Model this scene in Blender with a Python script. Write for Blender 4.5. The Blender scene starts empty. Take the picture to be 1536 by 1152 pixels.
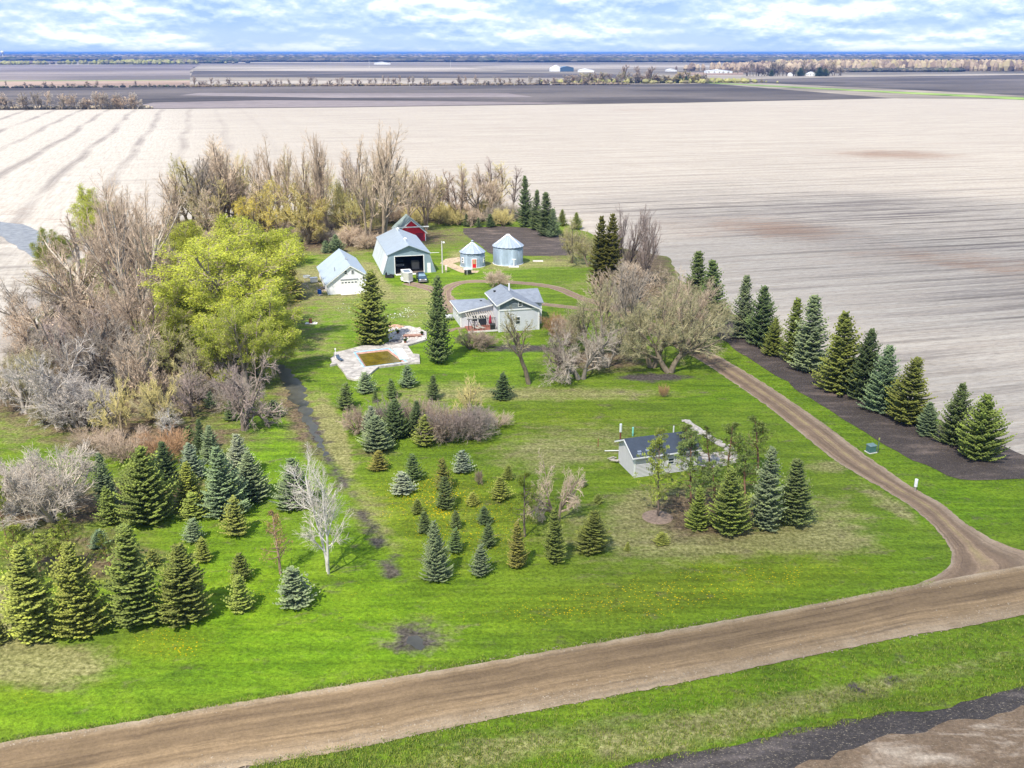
import bpy, math, random
import numpy as np
from mathutils import Vector, Matrix, noise
from mathutils.geometry import delaunay_2d_cdt, tessellate_polygon
R = math.radians
rnd = random.Random(7)
S = bpy.context.scene
COL = S.collection
# ------------------------------------------------------------------ camera frame
F = 1400.0; H = 50.0; P = math.atan((576 - 79) / F); cp, sp = math.cos(P), math.sin(P)
def G(px, py, z=0.0):
    v = (py - 576) / F; u = (px - 768) / F
    t = (H - z) / (sp + v * cp)
    return (u * t, t * (cp - v * sp))
def depth(y): return y * cp + H * sp
def top_h(py, Y):
    v = (py - 576) / F
    t = Y / (cp - v * sp)
    return H - t * (sp + v * cp)
def proj(x, y, z=0.0):
    d = y * cp + (H - z) * sp
    v = ((H - z) * cp - y * sp) / d
    return 768 + F * x / d, 576 + F * v
# ------------------------------------------------------------------ materials
def nodes(name):
    m = bpy.data.materials.new(name); m.use_nodes = True
    nt = m.node_tree; b = nt.nodes['Principled BSDF']
    return m, nt, b
def N(nt, t, **k):
    n = nt.nodes.new(t)
    for a, v in k.items():
        if a in n.inputs: n.inputs[a].default_value = v
        else: setattr(n, a, v)
    return n
def noise_n(nt, vec, scale, detail=4, rough=.55, dist=0):
    n = N(nt, 'ShaderNodeTexNoise'); n.inputs['Scale'].default_value = scale
    n.inputs['Detail'].default_value = detail; n.inputs['Roughness'].default_value = rough
    n.inputs['Distortion'].default_value = dist
    if vec is not None: nt.links.new(vec, n.inputs['Vector'])
    return n.outputs['Fac']
def ramp(nt, fac, stops, interp='LINEAR'):
    r = N(nt, 'ShaderNodeValToRGB'); r.color_ramp.interpolation = interp
    el = r.color_ramp.elements
    while len(el) < len(stops): el.new(.5)
    for e, (p, c) in zip(el, stops):
        e.position = p; e.color = (*c, 1) if not isinstance(c, (int, float)) else (c, c, c, 1)
    nt.links.new(fac, r.inputs['Fac']); return r.outputs['Color']
def mixc(nt, fac, a, b, mode='MIX'):
    m = N(nt, 'ShaderNodeMix', data_type='RGBA', blend_type=mode)
    for s, v in ((m.inputs[0], fac), (m.inputs[6], a), (m.inputs[7], b)):
        if isinstance(v, (int, float)): s.default_value = v
        elif isinstance(v, tuple): s.default_value = (*v, 1)
        else: nt.links.new(v, s)
    return m.outputs[2]
def math_n(nt, op, a, b=0.0, clamp=False):
    m = N(nt, 'ShaderNodeMath', operation=op, use_clamp=clamp)
    for s, v in ((m.inputs[0], a), (m.inputs[1], b)):
        if isinstance(v, (int, float)): s.default_value = v
        else: nt.links.new(v, s)
    return m.outputs[0]
def attr(nt, name, out='Fac'):
    return N(nt, 'ShaderNodeAttribute', attribute_name=name).outputs[out]
def pos(nt): return N(nt, 'ShaderNodeNewGeometry').outputs['Position']
def mapv(nt, vec, rot=0, scale=(1, 1, 1), loc=(0, 0, 0)):
    m = N(nt, 'ShaderNodeMapping'); m.inputs['Rotation'].default_value = (0, 0, rot)
    m.inputs['Scale'].default_value = scale; m.inputs['Location'].default_value = loc
    nt.links.new(vec, m.inputs['Vector']); return m.outputs['Vector']
def bump(nt, b, h, dist, strength=1):
    n = N(nt, 'ShaderNodeBump'); n.inputs['Distance'].default_value = dist; n.inputs['Strength'].default_value = strength
    nt.links.new(h, n.inputs['Height']); nt.links.new(n.outputs[0], b.inputs['Normal'])
def objcoord(nt): return N(nt, 'ShaderNodeTexCoord').outputs['Object']

def mat(name, c, rough=.7, metal=0, var=.12, scale=1.5, stretch=(1, 1, 1), rib=None, ribdepth=.03, spec=.5):
    """painted / plain surface with weathering; rib=(axis, period) adds corrugation or lap siding"""
    m, nt, b = nodes(name)
    v = mapv(nt, objcoord(nt), 0, stretch)
    f = noise_n(nt, v, scale, 6, .6)
    lo = tuple(x * (1 - var) for x in c); hi = tuple(min(1, x * (1 + var)) for x in c)
    nt.links.new(ramp(nt, f, [(.3, lo), (.7, hi)]), b.inputs['Base Color'])
    b.inputs['Roughness'].default_value = rough; b.inputs['Metallic'].default_value = metal
    b.inputs['Specular IOR Level'].default_value = spec
    if rib:
        sx = N(nt, 'ShaderNodeSeparateXYZ'); nt.links.new(objcoord(nt), sx.inputs[0])
        w = math_n(nt, 'SINE', math_n(nt, 'MULTIPLY', sx.outputs[rib[0]], 2 * math.pi / rib[1]))
        bump(nt, b, w, ribdepth)
    return m
def shingle(name, c):
    m, nt, b = nodes(name)
    v = objcoord(nt)
    br = N(nt, 'ShaderNodeTexBrick'); nt.links.new(v, br.inputs['Vector'])
    br.inputs['Scale'].default_value = 1.2; br.inputs['Mortar Size'].default_value = .02
    br.inputs['Color1'].default_value = (*c, 1); br.inputs['Color2'].default_value = (*[x * .8 for x in c], 1)
    br.inputs['Mortar'].default_value = (*[x * .6 for x in c], 1)
    f = noise_n(nt, v, .9, 5)
    nt.links.new(mixc(nt, .5, br.outputs['Color'], ramp(nt, f, [(.3, tuple(x * .7 for x in c)), (.7, tuple(x * 1.25 for x in c))])), b.inputs['Base Color'])
    b.inputs['Roughness'].default_value = .9
    return m
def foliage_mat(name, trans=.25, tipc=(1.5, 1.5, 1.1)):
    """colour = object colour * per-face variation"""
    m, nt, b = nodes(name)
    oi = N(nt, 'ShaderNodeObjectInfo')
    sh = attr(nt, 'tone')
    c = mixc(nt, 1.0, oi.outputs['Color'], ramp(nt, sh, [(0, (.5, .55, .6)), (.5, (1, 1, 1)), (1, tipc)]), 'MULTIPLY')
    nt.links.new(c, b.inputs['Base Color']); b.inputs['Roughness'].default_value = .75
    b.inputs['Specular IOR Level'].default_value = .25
    if trans:
        tr = N(nt, 'ShaderNodeBsdfTranslucent'); nt.links.new(c, tr.inputs['Color'])
        mx = N(nt, 'ShaderNodeMixShader'); mx.inputs[0].default_value = trans
        out = nt.nodes['Material Output']
        nt.links.new(b.outputs[0], mx.inputs[1]); nt.links.new(tr.outputs[0], mx.inputs[2]); nt.links.new(mx.outputs[0], out.inputs['Surface'])
    return m
def bark_mat(name):
    m, nt, b = nodes(name)
    oi = N(nt, 'ShaderNodeObjectInfo')
    f = noise_n(nt, mapv(nt, objcoord(nt), 0, (1, 1, .35)), 3.0, 4)
    c = mixc(nt, 1.0, oi.outputs['Color'], ramp(nt, f, [(.3, (.6, .6, .6)), (.7, (1.25, 1.25, 1.25))]), 'MULTIPLY')
    nt.links.new(c, b.inputs['Base Color']); b.inputs['Roughness'].default_value = .9
    b.inputs['Specular IOR Level'].default_value = .2
    return m
# ------------------------------------------------------------------ mesh building
class MB:
    def __init__(s): s.v = []; s.f = []; s.m = []; s.tone = []; s.cur = 0; s.tv = .5
    def add(s, vs, fs):
        o = len(s.v); s.v.extend([tuple(v) for v in vs])
        for f in fs: s.f.append(tuple(i + o for i in f)); s.m.append(s.cur)
        s.tone.extend([s.tv] * len(vs))
        return s
    def box(s, x0, y0, z0, x1, y1, z1):
        return s.add([(x0, y0, z0), (x1, y0, z0), (x1, y1, z0), (x0, y1, z0), (x0, y0, z1), (x1, y0, z1), (x1, y1, z1), (x0, y1, z1)],
                     [(0, 3, 2, 1), (4, 5, 6, 7), (0, 1, 5, 4), (1, 2, 6, 5), (2, 3, 7, 6), (3, 0, 4, 7)])
    def tube(s, a, b, r0, r1=None, n=8, cap=True):
        r1 = r0 if r1 is None else r1
        a = Vector(a); b = Vector(b); d = (b - a).normalized()
        u = d.orthogonal().normalized(); w = d.cross(u)
        vs = []
        for (p, r) in ((a, r0), (b, r1)):
            for i in range(n):
                t = 2 * math.pi * i / n; vs.append(p + u * (r * math.cos(t)) + w * (r * math.sin(t)))
        fs = [(i, (i + 1) % n, n + (i + 1) % n, n + i) for i in range(n)]
        if cap: fs += [tuple(range(n))[::-1], tuple(range(n, 2 * n))]
        return s.add(vs, fs)
    def prism(s, pts, axis, a, b):
        """extrude 2-D polygon pts along axis (0,1,2) from a to b"""
        def mk(p, t): return {0: (t, p[0], p[1]), 1: (p[0], t, p[1]), 2: (p[0], p[1], t)}[axis]
        n = len(pts); vs = [mk(p, a) for p in pts] + [mk(p, b) for p in pts]
        fs = [tuple(range(n)), tuple(range(n, 2 * n))[::-1]] + [(i, n + i, n + (i + 1) % n, (i + 1) % n) for i in range(n)]
        return s.add(vs, fs)
    def slab(s, q, t):
        """thick quad: 4 corner points, thickness t downward"""
        vs = [Vector(p) for p in q] + [Vector(p) - Vector((0, 0, t)) for p in q]
        n = len(q)
        return s.add(vs, [tuple(range(n)), tuple(range(n, 2 * n))[::-1]] + [(i, n + i, n + (i + 1) % n, (i + 1) % n) for i in range(n)])
    def lathe(s, prof, n=32, c=(0, 0)):
        vs = []; fs = []
        for (r, z) in prof:
            for i in range(n):
                t = 2 * math.pi * i / n; vs.append((c[0] + r * math.cos(t), c[1] + r * math.sin(t), z))
        for k in range(len(prof) - 1):
            for i in range(n):
                j = (i + 1) % n; fs.append((k * n + i, k * n + j, (k + 1) * n + j, (k + 1) * n + i))
        return s.add(vs, fs)
    def rock(s, c, r, rr=rnd, flat=.6):
        vs = []; n = 7
        ph = rr.random() * 6
        for (zz, k) in ((-.2, .85), (.35, 1), (.8, .6)):
            for i in range(n):
                t = ph + 2 * math.pi * i / n; q = r * k * rr.uniform(.75, 1.2)
                vs.append((c[0] + q * math.cos(t), c[1] + q * math.sin(t), c[2] + zz * r * flat * rr.uniform(.8, 1.2)))
        vs.append((c[0], c[1], c[2] + r * flat))
        fs = [(k * n + i, k * n + (i + 1) % n, (k + 1) * n + (i + 1) % n, (k + 1) * n + i) for k in range(2) for i in range(n)]
        fs += [(2 * n + i, 2 * n + (i + 1) % n, 3 * n) for i in range(n)]
        return s.add(vs, fs)
    def mesh(s, name, mats, smooth=False):
        me = bpy.data.meshes.new(name); me.from_pydata(s.v, [], s.f)
        for m in (mats if isinstance(mats, (list, tuple)) else [mats]): me.materials.append(m)
        if any(s.m): me.polygons.foreach_set('material_index', s.m)
        if len(set(s.tone)) > 1:
            a = me.attributes.new('tone', 'FLOAT', 'POINT'); a.data.foreach_set('value', s.tone)
        if smooth: me.polygons.foreach_set('use_smooth', [True] * len(s.f))
        me.update(); return me
    def build(s, name, mats, parent=None, smooth=False):
        o = bpy.data.objects.new(name, s.mesh(name, mats, smooth)); COL.objects.link(o); o.parent = parent
        return o
def tag(o, label=None, cat=None, group=None, kind=None):
    if label: o['label'] = label
    if cat: o['category'] = cat
    if group: o['group'] = group
    if kind: o['kind'] = kind
    return o
def thing(name, label, cat, loc=(0, 0, 0), rot=0, group=None):
    o = bpy.data.objects.new(name, None); COL.objects.link(o); o.empty_display_size = .3
    o.location = loc if len(loc) == 3 else (*loc, 0); o.rotation_euler = (0, 0, rot)
    return tag(o, label, cat, group)
# ------------------------------------------------------------------ ground sheets
def densify(poly, step, jit, seed=0, closed=True):
    out = []; n = len(poly)
    for i in range(n if closed else n - 1):
        a = Vector(poly[i]); b = Vector(poly[(i + 1) % n]); L = (b - a).length
        st = max(step, L / 400); k = max(1, int(L / st))
        nrm = Vector((-(b - a).y, (b - a).x)).normalized() if L > 0 else Vector((0, 0))
        for j in range(k):
            p = a.lerp(b, j / k)
            q = p + nrm * (jit * (noise.noise(Vector((p.x / (3 * step), p.y / (3 * step), seed))) + .6 * noise.noise(Vector((p.x / step, p.y / step, seed + 9)))))
            out.append((q.x, q.y))
    return out
def sheet(name, polypx, z, material, res=None, jit=0, step=3, blobs=None, chans=(), world=False, kind='structure', seed=0, holes=()):
    poly = polypx if world else [G(*p) for p in polypx]
    poly = densify(poly, step, jit, seed) if jit else list(poly)
    pts = [Vector(p) for p in poly]; n = len(pts)
    edges = [(i, (i + 1) % n) for i in range(n)]
    if res:
        xs = [p[0] for p in poly]; ys = [p[1] for p in poly]
        x = min(xs) + res / 2
        while x < max(xs):
            y = min(ys) + res / 2
            while y < max(ys):
                pts.append(Vector((x + rnd.uniform(-.3, .3) * res, y + rnd.uniform(-.3, .3) * res))); y += res
            x += res
    v, e, f, *_ = delaunay_2d_cdt(pts, edges, [], 1, 1e-5)
    me = bpy.data.meshes.new(name); me.from_pydata([(p.x, p.y, z) for p in v], [], [tuple(q) for q in f])
    me.materials.append(material)
    for ch in chans:
        a = me.attributes.new(ch, 'FLOAT', 'POINT')
        vals = np.zeros(len(v))
        pj = np.array([proj(p.x, p.y) if p.y > 5 else (768, 3000) for p in v])
        for (c, bx, by, rx, ry, amt, *rot) in blobs:
            if c != ch: continue
            th = R(rot[0]) if rot else 0
            dx = pj[:, 0] - bx; dy = pj[:, 1] - by
            ex = (dx * math.cos(th) + dy * math.sin(th)) / rx; ey = (-dx * math.sin(th) + dy * math.cos(th)) / ry
            g = np.exp(-(ex ** 2 + ey ** 2) ** 1.5) * amt
            vals = vals + g
        a.data.foreach_set('value', np.clip(vals, 0, 1.2).astype(np.float32))
    o = bpy.data.objects.new(name, me); COL.objects.link(o)
    # faces up
    if len(me.polygons) and me.polygons[0].normal.z < 0: me.flip_normals()
    return tag(o, kind=kind)
def ribbon(name, left, right, z, material, world=False, jit=.25, sub=24, step=1.2):
    L = [Vector(p if world else G(*p)) for p in left]; Q = [Vector(p if world else G(*p)) for p in right]
    def cat(pl):
        out = []
        n = len(pl)
        for i in range(n - 1):
            p0 = pl[max(i - 1, 0)]; p1 = pl[i]; p2 = pl[i + 1]; p3 = pl[min(i + 2, n - 1)]
            for j in range(sub):
                t = j / sub
                out.append(.5 * ((2 * p1) + (p2 - p0) * t + (2 * p0 - 5 * p1 + 4 * p2 - p3) * t * t + (3 * p1 - p0 - 3 * p2 + p3) * t ** 3))
        out.append(pl[-1]); return out
    L = cat(L); Q = cat(Q); K = 10
    vs = []; ac = []; al = []; s = 0
    for i, (a, b) in enumerate(zip(L, Q)):
        if i: s += ((a + b) / 2 - (L[i - 1] + Q[i - 1]) / 2).length
        w = (b - a); wn = w.normalized()
        a = a + wn * jit * (noise.noise(Vector((s * .8, 1, 2))) + .7 * noise.noise(Vector((s * 2.5, 1, 5))))
        b = b + wn * jit * (noise.noise(Vector((s * .8, 7, 2))) + .7 * noise.noise(Vector((s * 2.5, 7, 5))))
        for k in range(K + 1):
            p = a.lerp(b, k / K); vs.append((p.x, p.y, z)); ac.append(k / K); al.append(s)
    fs = [(i * (K + 1) + k, i * (K + 1) + k + 1, (i + 1) * (K + 1) + k + 1, (i + 1) * (K + 1) + k) for i in range(len(L) - 1) for k in range(K)]
    me = bpy.data.meshes.new(name); me.from_pydata(vs, [], fs); me.materials.append(material)
    for nm, vals in (('across', ac), ('along', al)):
        a = me.attributes.new(nm, 'FLOAT', 'POINT'); a.data.foreach_set('value', vals)
    if me.polygons[0].normal.z < 0: me.flip_normals()
    o = bpy.data.objects.new(name, me); COL.objects.link(o)
    return tag(o, kind='structure')
GA = R(14.5)   # survey-grid angle of the fields and buildings
# ---- ground materials
def grass_mat(name, tall=0.0):
    m, nt, b = nodes(name); p = pos(nt)
    big = noise_n(nt, p, .035, 4); mid = noise_n(nt, mapv(nt, p, -GA, (.5, 1.2, 1)), .28, 6, .65, .8)
    fine = noise_n(nt, p, 2.6, 6, .75); vf = noise_n(nt, mapv(nt, p, .6, (1, 2.2, 1)), 7, 4, .7)
    g = ramp(nt, mid, [(.3, (.070, .120, .009)), (.5, (.130, .205, .011)), (.7, (.195, .270, .020))])
    g = mixc(nt, ramp(nt, big, [(.35, 0.0), (.7, .55)]), g, (.125, .175, .026))
    lush = attr(nt, 'lush')
    g = mixc(nt, lush, g, ramp(nt, mid, [(.3, (.075, .160, .006)), (.5, (.130, .245, .008)), (.7, (.195, .315, .014))]))
    dry = attr(nt, 'dry')
    n1 = noise_n(nt, mapv(nt, p, -GA, (.6, 1, 1)), .55, 7, .7, .4)
    df = math_n(nt, 'MULTIPLY', math_n(nt, 'ADD', math_n(nt, 'SUBTRACT', n1, .62), dry), 3.2, True)
    df = math_n(nt, 'MULTIPLY', df, .8)
    straw = ramp(nt, fine, [(.3, (.16, .15, .05)), (.55, (.30, .27, .12)), (.75, (.42, .37, .21))])
    g = mixc(nt, df, g, straw)
    litter = attr(nt, 'litter')
    lf = math_n(nt, 'MULTIPLY', math_n(nt, 'ADD', math_n(nt, 'SUBTRACT', n1, .55), litter), 2.5, True)
    g = mixc(nt, lf, g, ramp(nt, fine, [(.3, (.07, .05, .03)), (.6, (.19, .14, .085)), (.8, (.30, .24, .16))]))
    mud = attr(nt, 'mud')
    mf = math_n(nt, 'MULTIPLY', math_n(nt, 'ADD', math_n(nt, 'SUBTRACT', n1, .6), mud), 4, True)
    g = mixc(nt, mf, g, ramp(nt, fine, [(.3, (.045, .038, .035)), (.7, (.13, .11, .10))]))
    dand = attr(nt, 'dand')
    vo = N(nt, 'ShaderNodeTexVoronoi'); vo.inputs['Scale'].default_value = 3.1; nt.links.new(p, vo.inputs['Vector'])
    spot = math_n(nt, 'LESS_THAN', vo.outputs['Distance'], math_n(nt, 'MULTIPLY', math_n(nt, 'MULTIPLY', dand, noise_n(nt, p, .3, 3)), .58))
    g = mixc(nt, math_n(nt, 'MULTIPLY', dand, .28, True), g, (.24, .25, .01))
    g = mixc(nt, math_n(nt, 'MULTIPLY', spot, .75), g, (.75, .52, .0))
    gm = mixc(nt, 1, g, ramp(nt, fine, [(.25, .35), (.5, 1.0), (.78, 1.6)]), 'MULTIPLY')
    mow = noise_n(nt, mapv(nt, p, -GA, (.12, 2.4, 1)), .35, 4, .6)
    gm = mixc(nt, 1, gm, ramp(nt, mow, [(.35, .82), (.65, 1.16)]), 'MULTIPLY')
    gm = mixc(nt, 1, gm, ramp(nt, vf, [(.3, .72), (.7, 1.3)]), 'MULTIPLY')
    nt.links.new(gm, b.inputs['Base Color']); b.inputs['Roughness'].default_value = .95; b.inputs['Specular IOR Level'].default_value = .15
    bump(nt, b, math_n(nt, 'ADD', fine, mid), .28)
    return m
def field_mat(name, c1, c2, rot, scale=.02, stretch=18, bumpd=.15, fine=1.0):
    m, nt, b = nodes(name); p = mapv(nt, pos(nt), -rot)
    st = noise_n(nt, mapv(nt, p, 0, (1, stretch, 1)), scale, 6, .62, .15)
    pt = noise_n(nt, mapv(nt, p, 0, (1, 2.4, 1)), scale * .35, 5, .6, .5)
    fi = noise_n(nt, mapv(nt, p, 0, (.35, 1, 1)), fine, 6, .7)
    a = tuple(x * .72 for x in c1)
    g = ramp(nt, st, [(.3, a), (.5, c1), (.7, c2)])
    g = mixc(nt, ramp(nt, pt, [(.4, 0.0), (.6, .95)]), g, tuple(x * 1.25 for x in c2))
    g = mixc(nt, .8, g, ramp(nt, fi, [(.3, .6), (.5, 1.0), (.7, 1.28)]), 'MULTIPLY')
    nt.links.new(g, b.inputs['Base Color']); b.inputs['Roughness'].default_value = .95; b.inputs['Specular IOR Level'].default_value = .1
    bump(nt, b, fi, bumpd)
    return m
def stubble_mat():
    m, nt, b = nodes('stubble'); p0 = pos(nt)
    p = mapv(nt, p0, -GA)
    def rows(vec):
        a = noise_n(nt, mapv(nt, vec, 0, (1, 30, 1)), .009, 5, .6, .1)
        c = noise_n(nt, mapv(nt, vec, 0, (1, 12, 1)), .07, 6, .68, .2)
        return a, c
    a1, c1 = rows(p)
    pale = ramp(nt, c1, [(.28, (.36, .305, .24)), (.5, (.49, .44, .375)), (.72, (.61, .565, .495))])
    pale = mixc(nt, ramp(nt, a1, [(.42, .8), (.56, 0.0)]), pale, (.42, .365, .31))
    # left block: tilled the other way in wide strips
    q = mapv(nt, p0, -(GA + R(90)) - R(3))
    sx = N(nt, 'ShaderNodeSeparateXYZ'); nt.links.new(q, sx.inputs[0])
    wob = math_n(nt, 'MULTIPLY', noise_n(nt, q, .005, 2), 20)
    w = math_n(nt, 'FRACT', math_n(nt, 'MULTIPLY', math_n(nt, 'ADD', sx.outputs[1], wob), 1 / 24))
    st = ramp(nt, w, [(0, 1.0), (.05, .8), (.14, .1), (.86, 0.0), (.95, .7)])
    aa, cc = rows(q)
    left = ramp(nt, cc, [(.28, (.42, .365, .31)), (.5, (.55, .50, .43)), (.72, (.66, .61, .54))])
    left = mixc(nt, math_n(nt, 'MULTIPLY', st, ramp(nt, noise_n(nt, q, .02, 3), [(.35, .25), (.6, 1.0)])), left, (.27, .235, .21))
    col = mixc(nt, math_n(nt, 'MULTIPLY', attr(nt, 'turned'), 1.0, True), pale, left)
    # worked grey soil and brown wet soil patches
    grey = math_n(nt, 'MULTIPLY', math_n(nt, 'ADD', attr(nt, 'grey'), math_n(nt, 'MULTIPLY', math_n(nt, 'SUBTRACT', c1, .5), 2.2)), 1.35, True)
    gc = ramp(nt, c1, [(.3, (.20, .175, .155)), (.46, (.31, .28, .25)), (.6, (.41, .375, .33))])
    col = mixc(nt, math_n(nt, 'MULTIPLY', grey, ramp(nt, a1, [(.35, 1.0), (.6, .55)])), col, gc)
    lines = ramp(nt, noise_n(nt, mapv(nt, p, 0, (1, 34, 1)), .008, 4, .7, .05), [(.38, 1.0), (.47, 0.0), (.53, 0.0), (.62, .35)])
    col = mixc(nt, math_n(nt, 'MULTIPLY', math_n(nt, 'MULTIPLY', lines, math_n(nt, 'ADD', attr(nt, 'grey'), .22)), .75, True), col, (.15, .13, .125))
    br = math_n(nt, 'MULTIPLY', math_n(nt, 'ADD', attr(nt, 'brown'), math_n(nt, 'MULTIPLY', math_n(nt, 'SUBTRACT', c1, .60), 4.0)), 1.3, True)
    col = mixc(nt, math_n(nt, 'MULTIPLY', br, .8), col, ramp(nt, c1, [(.3, (.17, .095, .06)), (.6, (.30, .195, .135))]))
    fi = noise_n(nt, mapv(nt, p, 0, (.4, 1.4, 1)), 1.3, 6, .75)
    sr = N(nt, 'ShaderNodeSeparateXYZ'); nt.links.new(p, sr.inputs[0])
    def rowlines(per, wobs, thr):
        yy = math_n(nt, 'ADD', sr.outputs[1], math_n(nt, 'MULTIPLY', noise_n(nt, mapv(nt, p, 0, (1, 2, 1)), wobs, 3), per * 1.6))
        s = math_n(nt, 'SINE', math_n(nt, 'MULTIPLY', yy, 6.2832 / per))
        return ramp(nt, s, [(thr, 0.0), (thr + .12, 1.0)])
    brk = ramp(nt, noise_n(nt, mapv(nt, p, 0, (.5, 3, 1)), .03, 5, .7), [(.42, 0.0), (.58, 1.0)])
    rl = math_n(nt, 'MULTIPLY', math_n(nt, 'ADD', math_n(nt, 'MULTIPLY', rowlines(8.5, .006, .72), .7), math_n(nt, 'MULTIPLY', rowlines(3.1, .01, .6), .35)), brk)
    rl = math_n(nt, 'MULTIPLY', rl, math_n(nt, 'ADD', math_n(nt, 'MULTIPLY', attr(nt, 'grey'), .8), math_n(nt, 'SUBTRACT', .40, math_n(nt, 'MULTIPLY', attr(nt, 'turned'), .36))), True)
    col = mixc(nt, rl, col, (.16, .14, .125))
    col = mixc(nt, 1, col, (.90, .90, .90), 'MULTIPLY')
    col = mixc(nt, .85, col, ramp(nt, fi, [(.28, .6), (.5, 1.0), (.72, 1.22)]), 'MULTIPLY')
    nt.links.new(col, b.inputs['Base Color']); b.inputs['Roughness'].default_value = .95; b.inputs['Specular IOR Level'].default_value = .1
    bump(nt, b, fi, .16)
    return m
def road_mat(name, base=(.30, .225, .165), dark=(.19, .14, .105), crown=None, ruts=(.3, .62)):
    m, nt, b = nodes(name)
    al = attr(nt, 'along'); ac0 = attr(nt, 'across')
    cw = N(nt, 'ShaderNodeCombineXYZ'); nt.links.new(math_n(nt, 'MULTIPLY', al, .06), cw.inputs[0])
    ac = math_n(nt, 'ADD', ac0, math_n(nt, 'MULTIPLY', math_n(nt, 'SUBTRACT', noise_n(nt, cw.outputs[0], 1.0, 4), .5), .16))
    cb = N(nt, 'ShaderNodeCombineXYZ'); nt.links.new(math_n(nt, 'MULTIPLY', al, .05), cb.inputs[0]); nt.links.new(math_n(nt, 'MULTIPLY', ac, 9), cb.inputs[1])
    st = noise_n(nt, cb.outputs[0], 1.6, 6, .65, .3)
    p = pos(nt); fi = noise_n(nt, p, 4, 6, .8); md = noise_n(nt, p, .35, 4)
    g = ramp(nt, st, [(.32, dark), (.5, base), (.68, tuple(min(1, x * 1.3) for x in base))])
    for r_ in ruts:
        d = math_n(nt, 'ABSOLUTE', math_n(nt, 'SUBTRACT', ac, r_))
        g = mixc(nt, ramp(nt, d, [(0, .55), (.07, .4), (.14, 0.0)]), g, tuple(x * .85 for x in dark))
    if crown:
        d = math_n(nt, 'ABSOLUTE', math_n(nt, 'SUBTRACT', ac, .5))
        cf = math_n(nt, 'MULTIPLY', ramp(nt, d, [(0, 1.0), (.05, .5), (.10, 0.0)]), ramp(nt, md, [(.35, .1), (.55, .75)]))
        g = mixc(nt, cf, g, crown)
    e = ramp(nt, ac0, [(0, .9), (.06, .35), (.12, 0.0), (.7, 0.0), (.97, .55)])
    g = mixc(nt, math_n(nt, 'MULTIPLY', e, ramp(nt, md, [(.3, .35), (.65, 1.0)])), g, (.37, .305, .225))
    g = mixc(nt, .9, g, ramp(nt, fi, [(.28, .68), (.5, 1.0), (.74, 1.35)]), 'MULTIPLY')
    g = mixc(nt, .6, g, ramp(nt, md, [(.3, .82), (.7, 1.15)]), 'MULTIPLY')
    nt.links.new(g, b.inputs['Base Color']); b.inputs['Roughness'].default_value = .95; b.inputs['Specular IOR Level'].default_value = .15
    bump(nt, b, math_n(nt, 'ADD', fi, st), .06)
    return m
def soil_mat(name, c=(.075, .06, .055), hi=(.20, .155, .135), flecks=0.0):
    m, nt, b = nodes(name); p = pos(nt)
    a = noise_n(nt, mapv(nt, p, -GA, (.6, 1.8, 1)), .22, 6, .65, .4); f = noise_n(nt, p, 3.2, 6, .8)
    g = ramp(nt, a, [(.3, tuple(x * .75 for x in c)), (.52, c), (.72, hi)])
    g = mixc(nt, 1, g, ramp(nt, f, [(.28, .55), (.5, 1.0), (.74, 1.6)]), 'MULTIPLY')
    if flecks:
        ff = noise_n(nt, mapv(nt, p, .9, (1, 2.5, 1)), 5.5, 3, .6)
        g = mixc(nt, ramp(nt, ff, [(.6, 0.0), (.68, flecks)]), g, (.5, .42, .3))
    nt.links.new(g, b.inputs['Base Color']); b.inputs['Roughness'].default_value = .85; b.inputs['Specular IOR Level'].default_value = .25
    bump(nt, b, f, .15)
    return m
def water_mat(name, c, rough=.12):
    m, nt, b = nodes(name); p = pos(nt)
    f = noise_n(nt, p, .5, 5, .6)
    nt.links.new(ramp(nt, f, [(.35, tuple(x * .7 for x in c)), (.65, tuple(min(1, x * 1.3) for x in c))]), b.inputs['Base Color'])
    b.inputs['Roughness'].default_value = rough
    bump(nt, b, noise_n(nt, p, 3, 3), .01)
    return m
def gravel_mat(name, c, var=.35, scale=3.5):
    m, nt, b = nodes(name); p = pos(nt)
    vo = N(nt, 'ShaderNodeTexVoronoi'); vo.inputs['Scale'].default_value = scale; nt.links.new(p, vo.inputs['Vector'])
    f = noise_n(nt, p, scale * .3, 6, .7)
    g = ramp(nt, f, [(.3, tuple(x * (1 - var) for x in c)), (.6, c), (.8, tuple(min(.85, x * 1.2) for x in c))])
    hv = N(nt, 'ShaderNodeSeparateXYZ'); nt.links.new(vo.outputs['Color'], hv.inputs[0])
    g = mixc(nt, .8, g, ramp(nt, hv.outputs[0], [(0, .65), (1, 1.3)]), 'MULTIPLY')
    nt.links.new(g, b.inputs['Base Color']); b.inputs['Roughness'].default_value = .9
    bump(nt, b, vo.outputs['Distance'], .05)
    return m

M_lawn = grass_mat('lawn_grass'); M_stub = stubble_mat()
M_plow = field_mat('plowed_soil', (.062, .055, .055), (.125, .108, .10), GA, .006, 22, .15, .3)
M_plowL = field_mat('worked_soil', (.15, .125, .13), (.22, .19, .185), GA, .003, 20, .1, .2)
M_tan = field_mat('pale_field', (.24, .21, .175), (.33, .29, .245), GA, .003, 16, .1, .2)
M_tan2 = field_mat('tan_field', (.27, .19, .15), (.35, .26, .20), GA, .004, 14, .1, .2)
M_mauve = field_mat('mauve_field', (.15, .13, .125), (.23, .195, .18), GA, .003, 20, .1, .2)
M_base = field_mat('prairie', (.10, .09, .08), (.30, .26, .21), GA, .0010, 10, .05, .02)
M_gstrip = field_mat('green_strip', (.13, .22, .05), (.24, .32, .09), GA, .02, 3, .1, .5)
M_road = road_mat('gravel_road', base=(.235, .165, .095), dark=(.13, .09, .055), ruts=(.22, .44))
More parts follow.
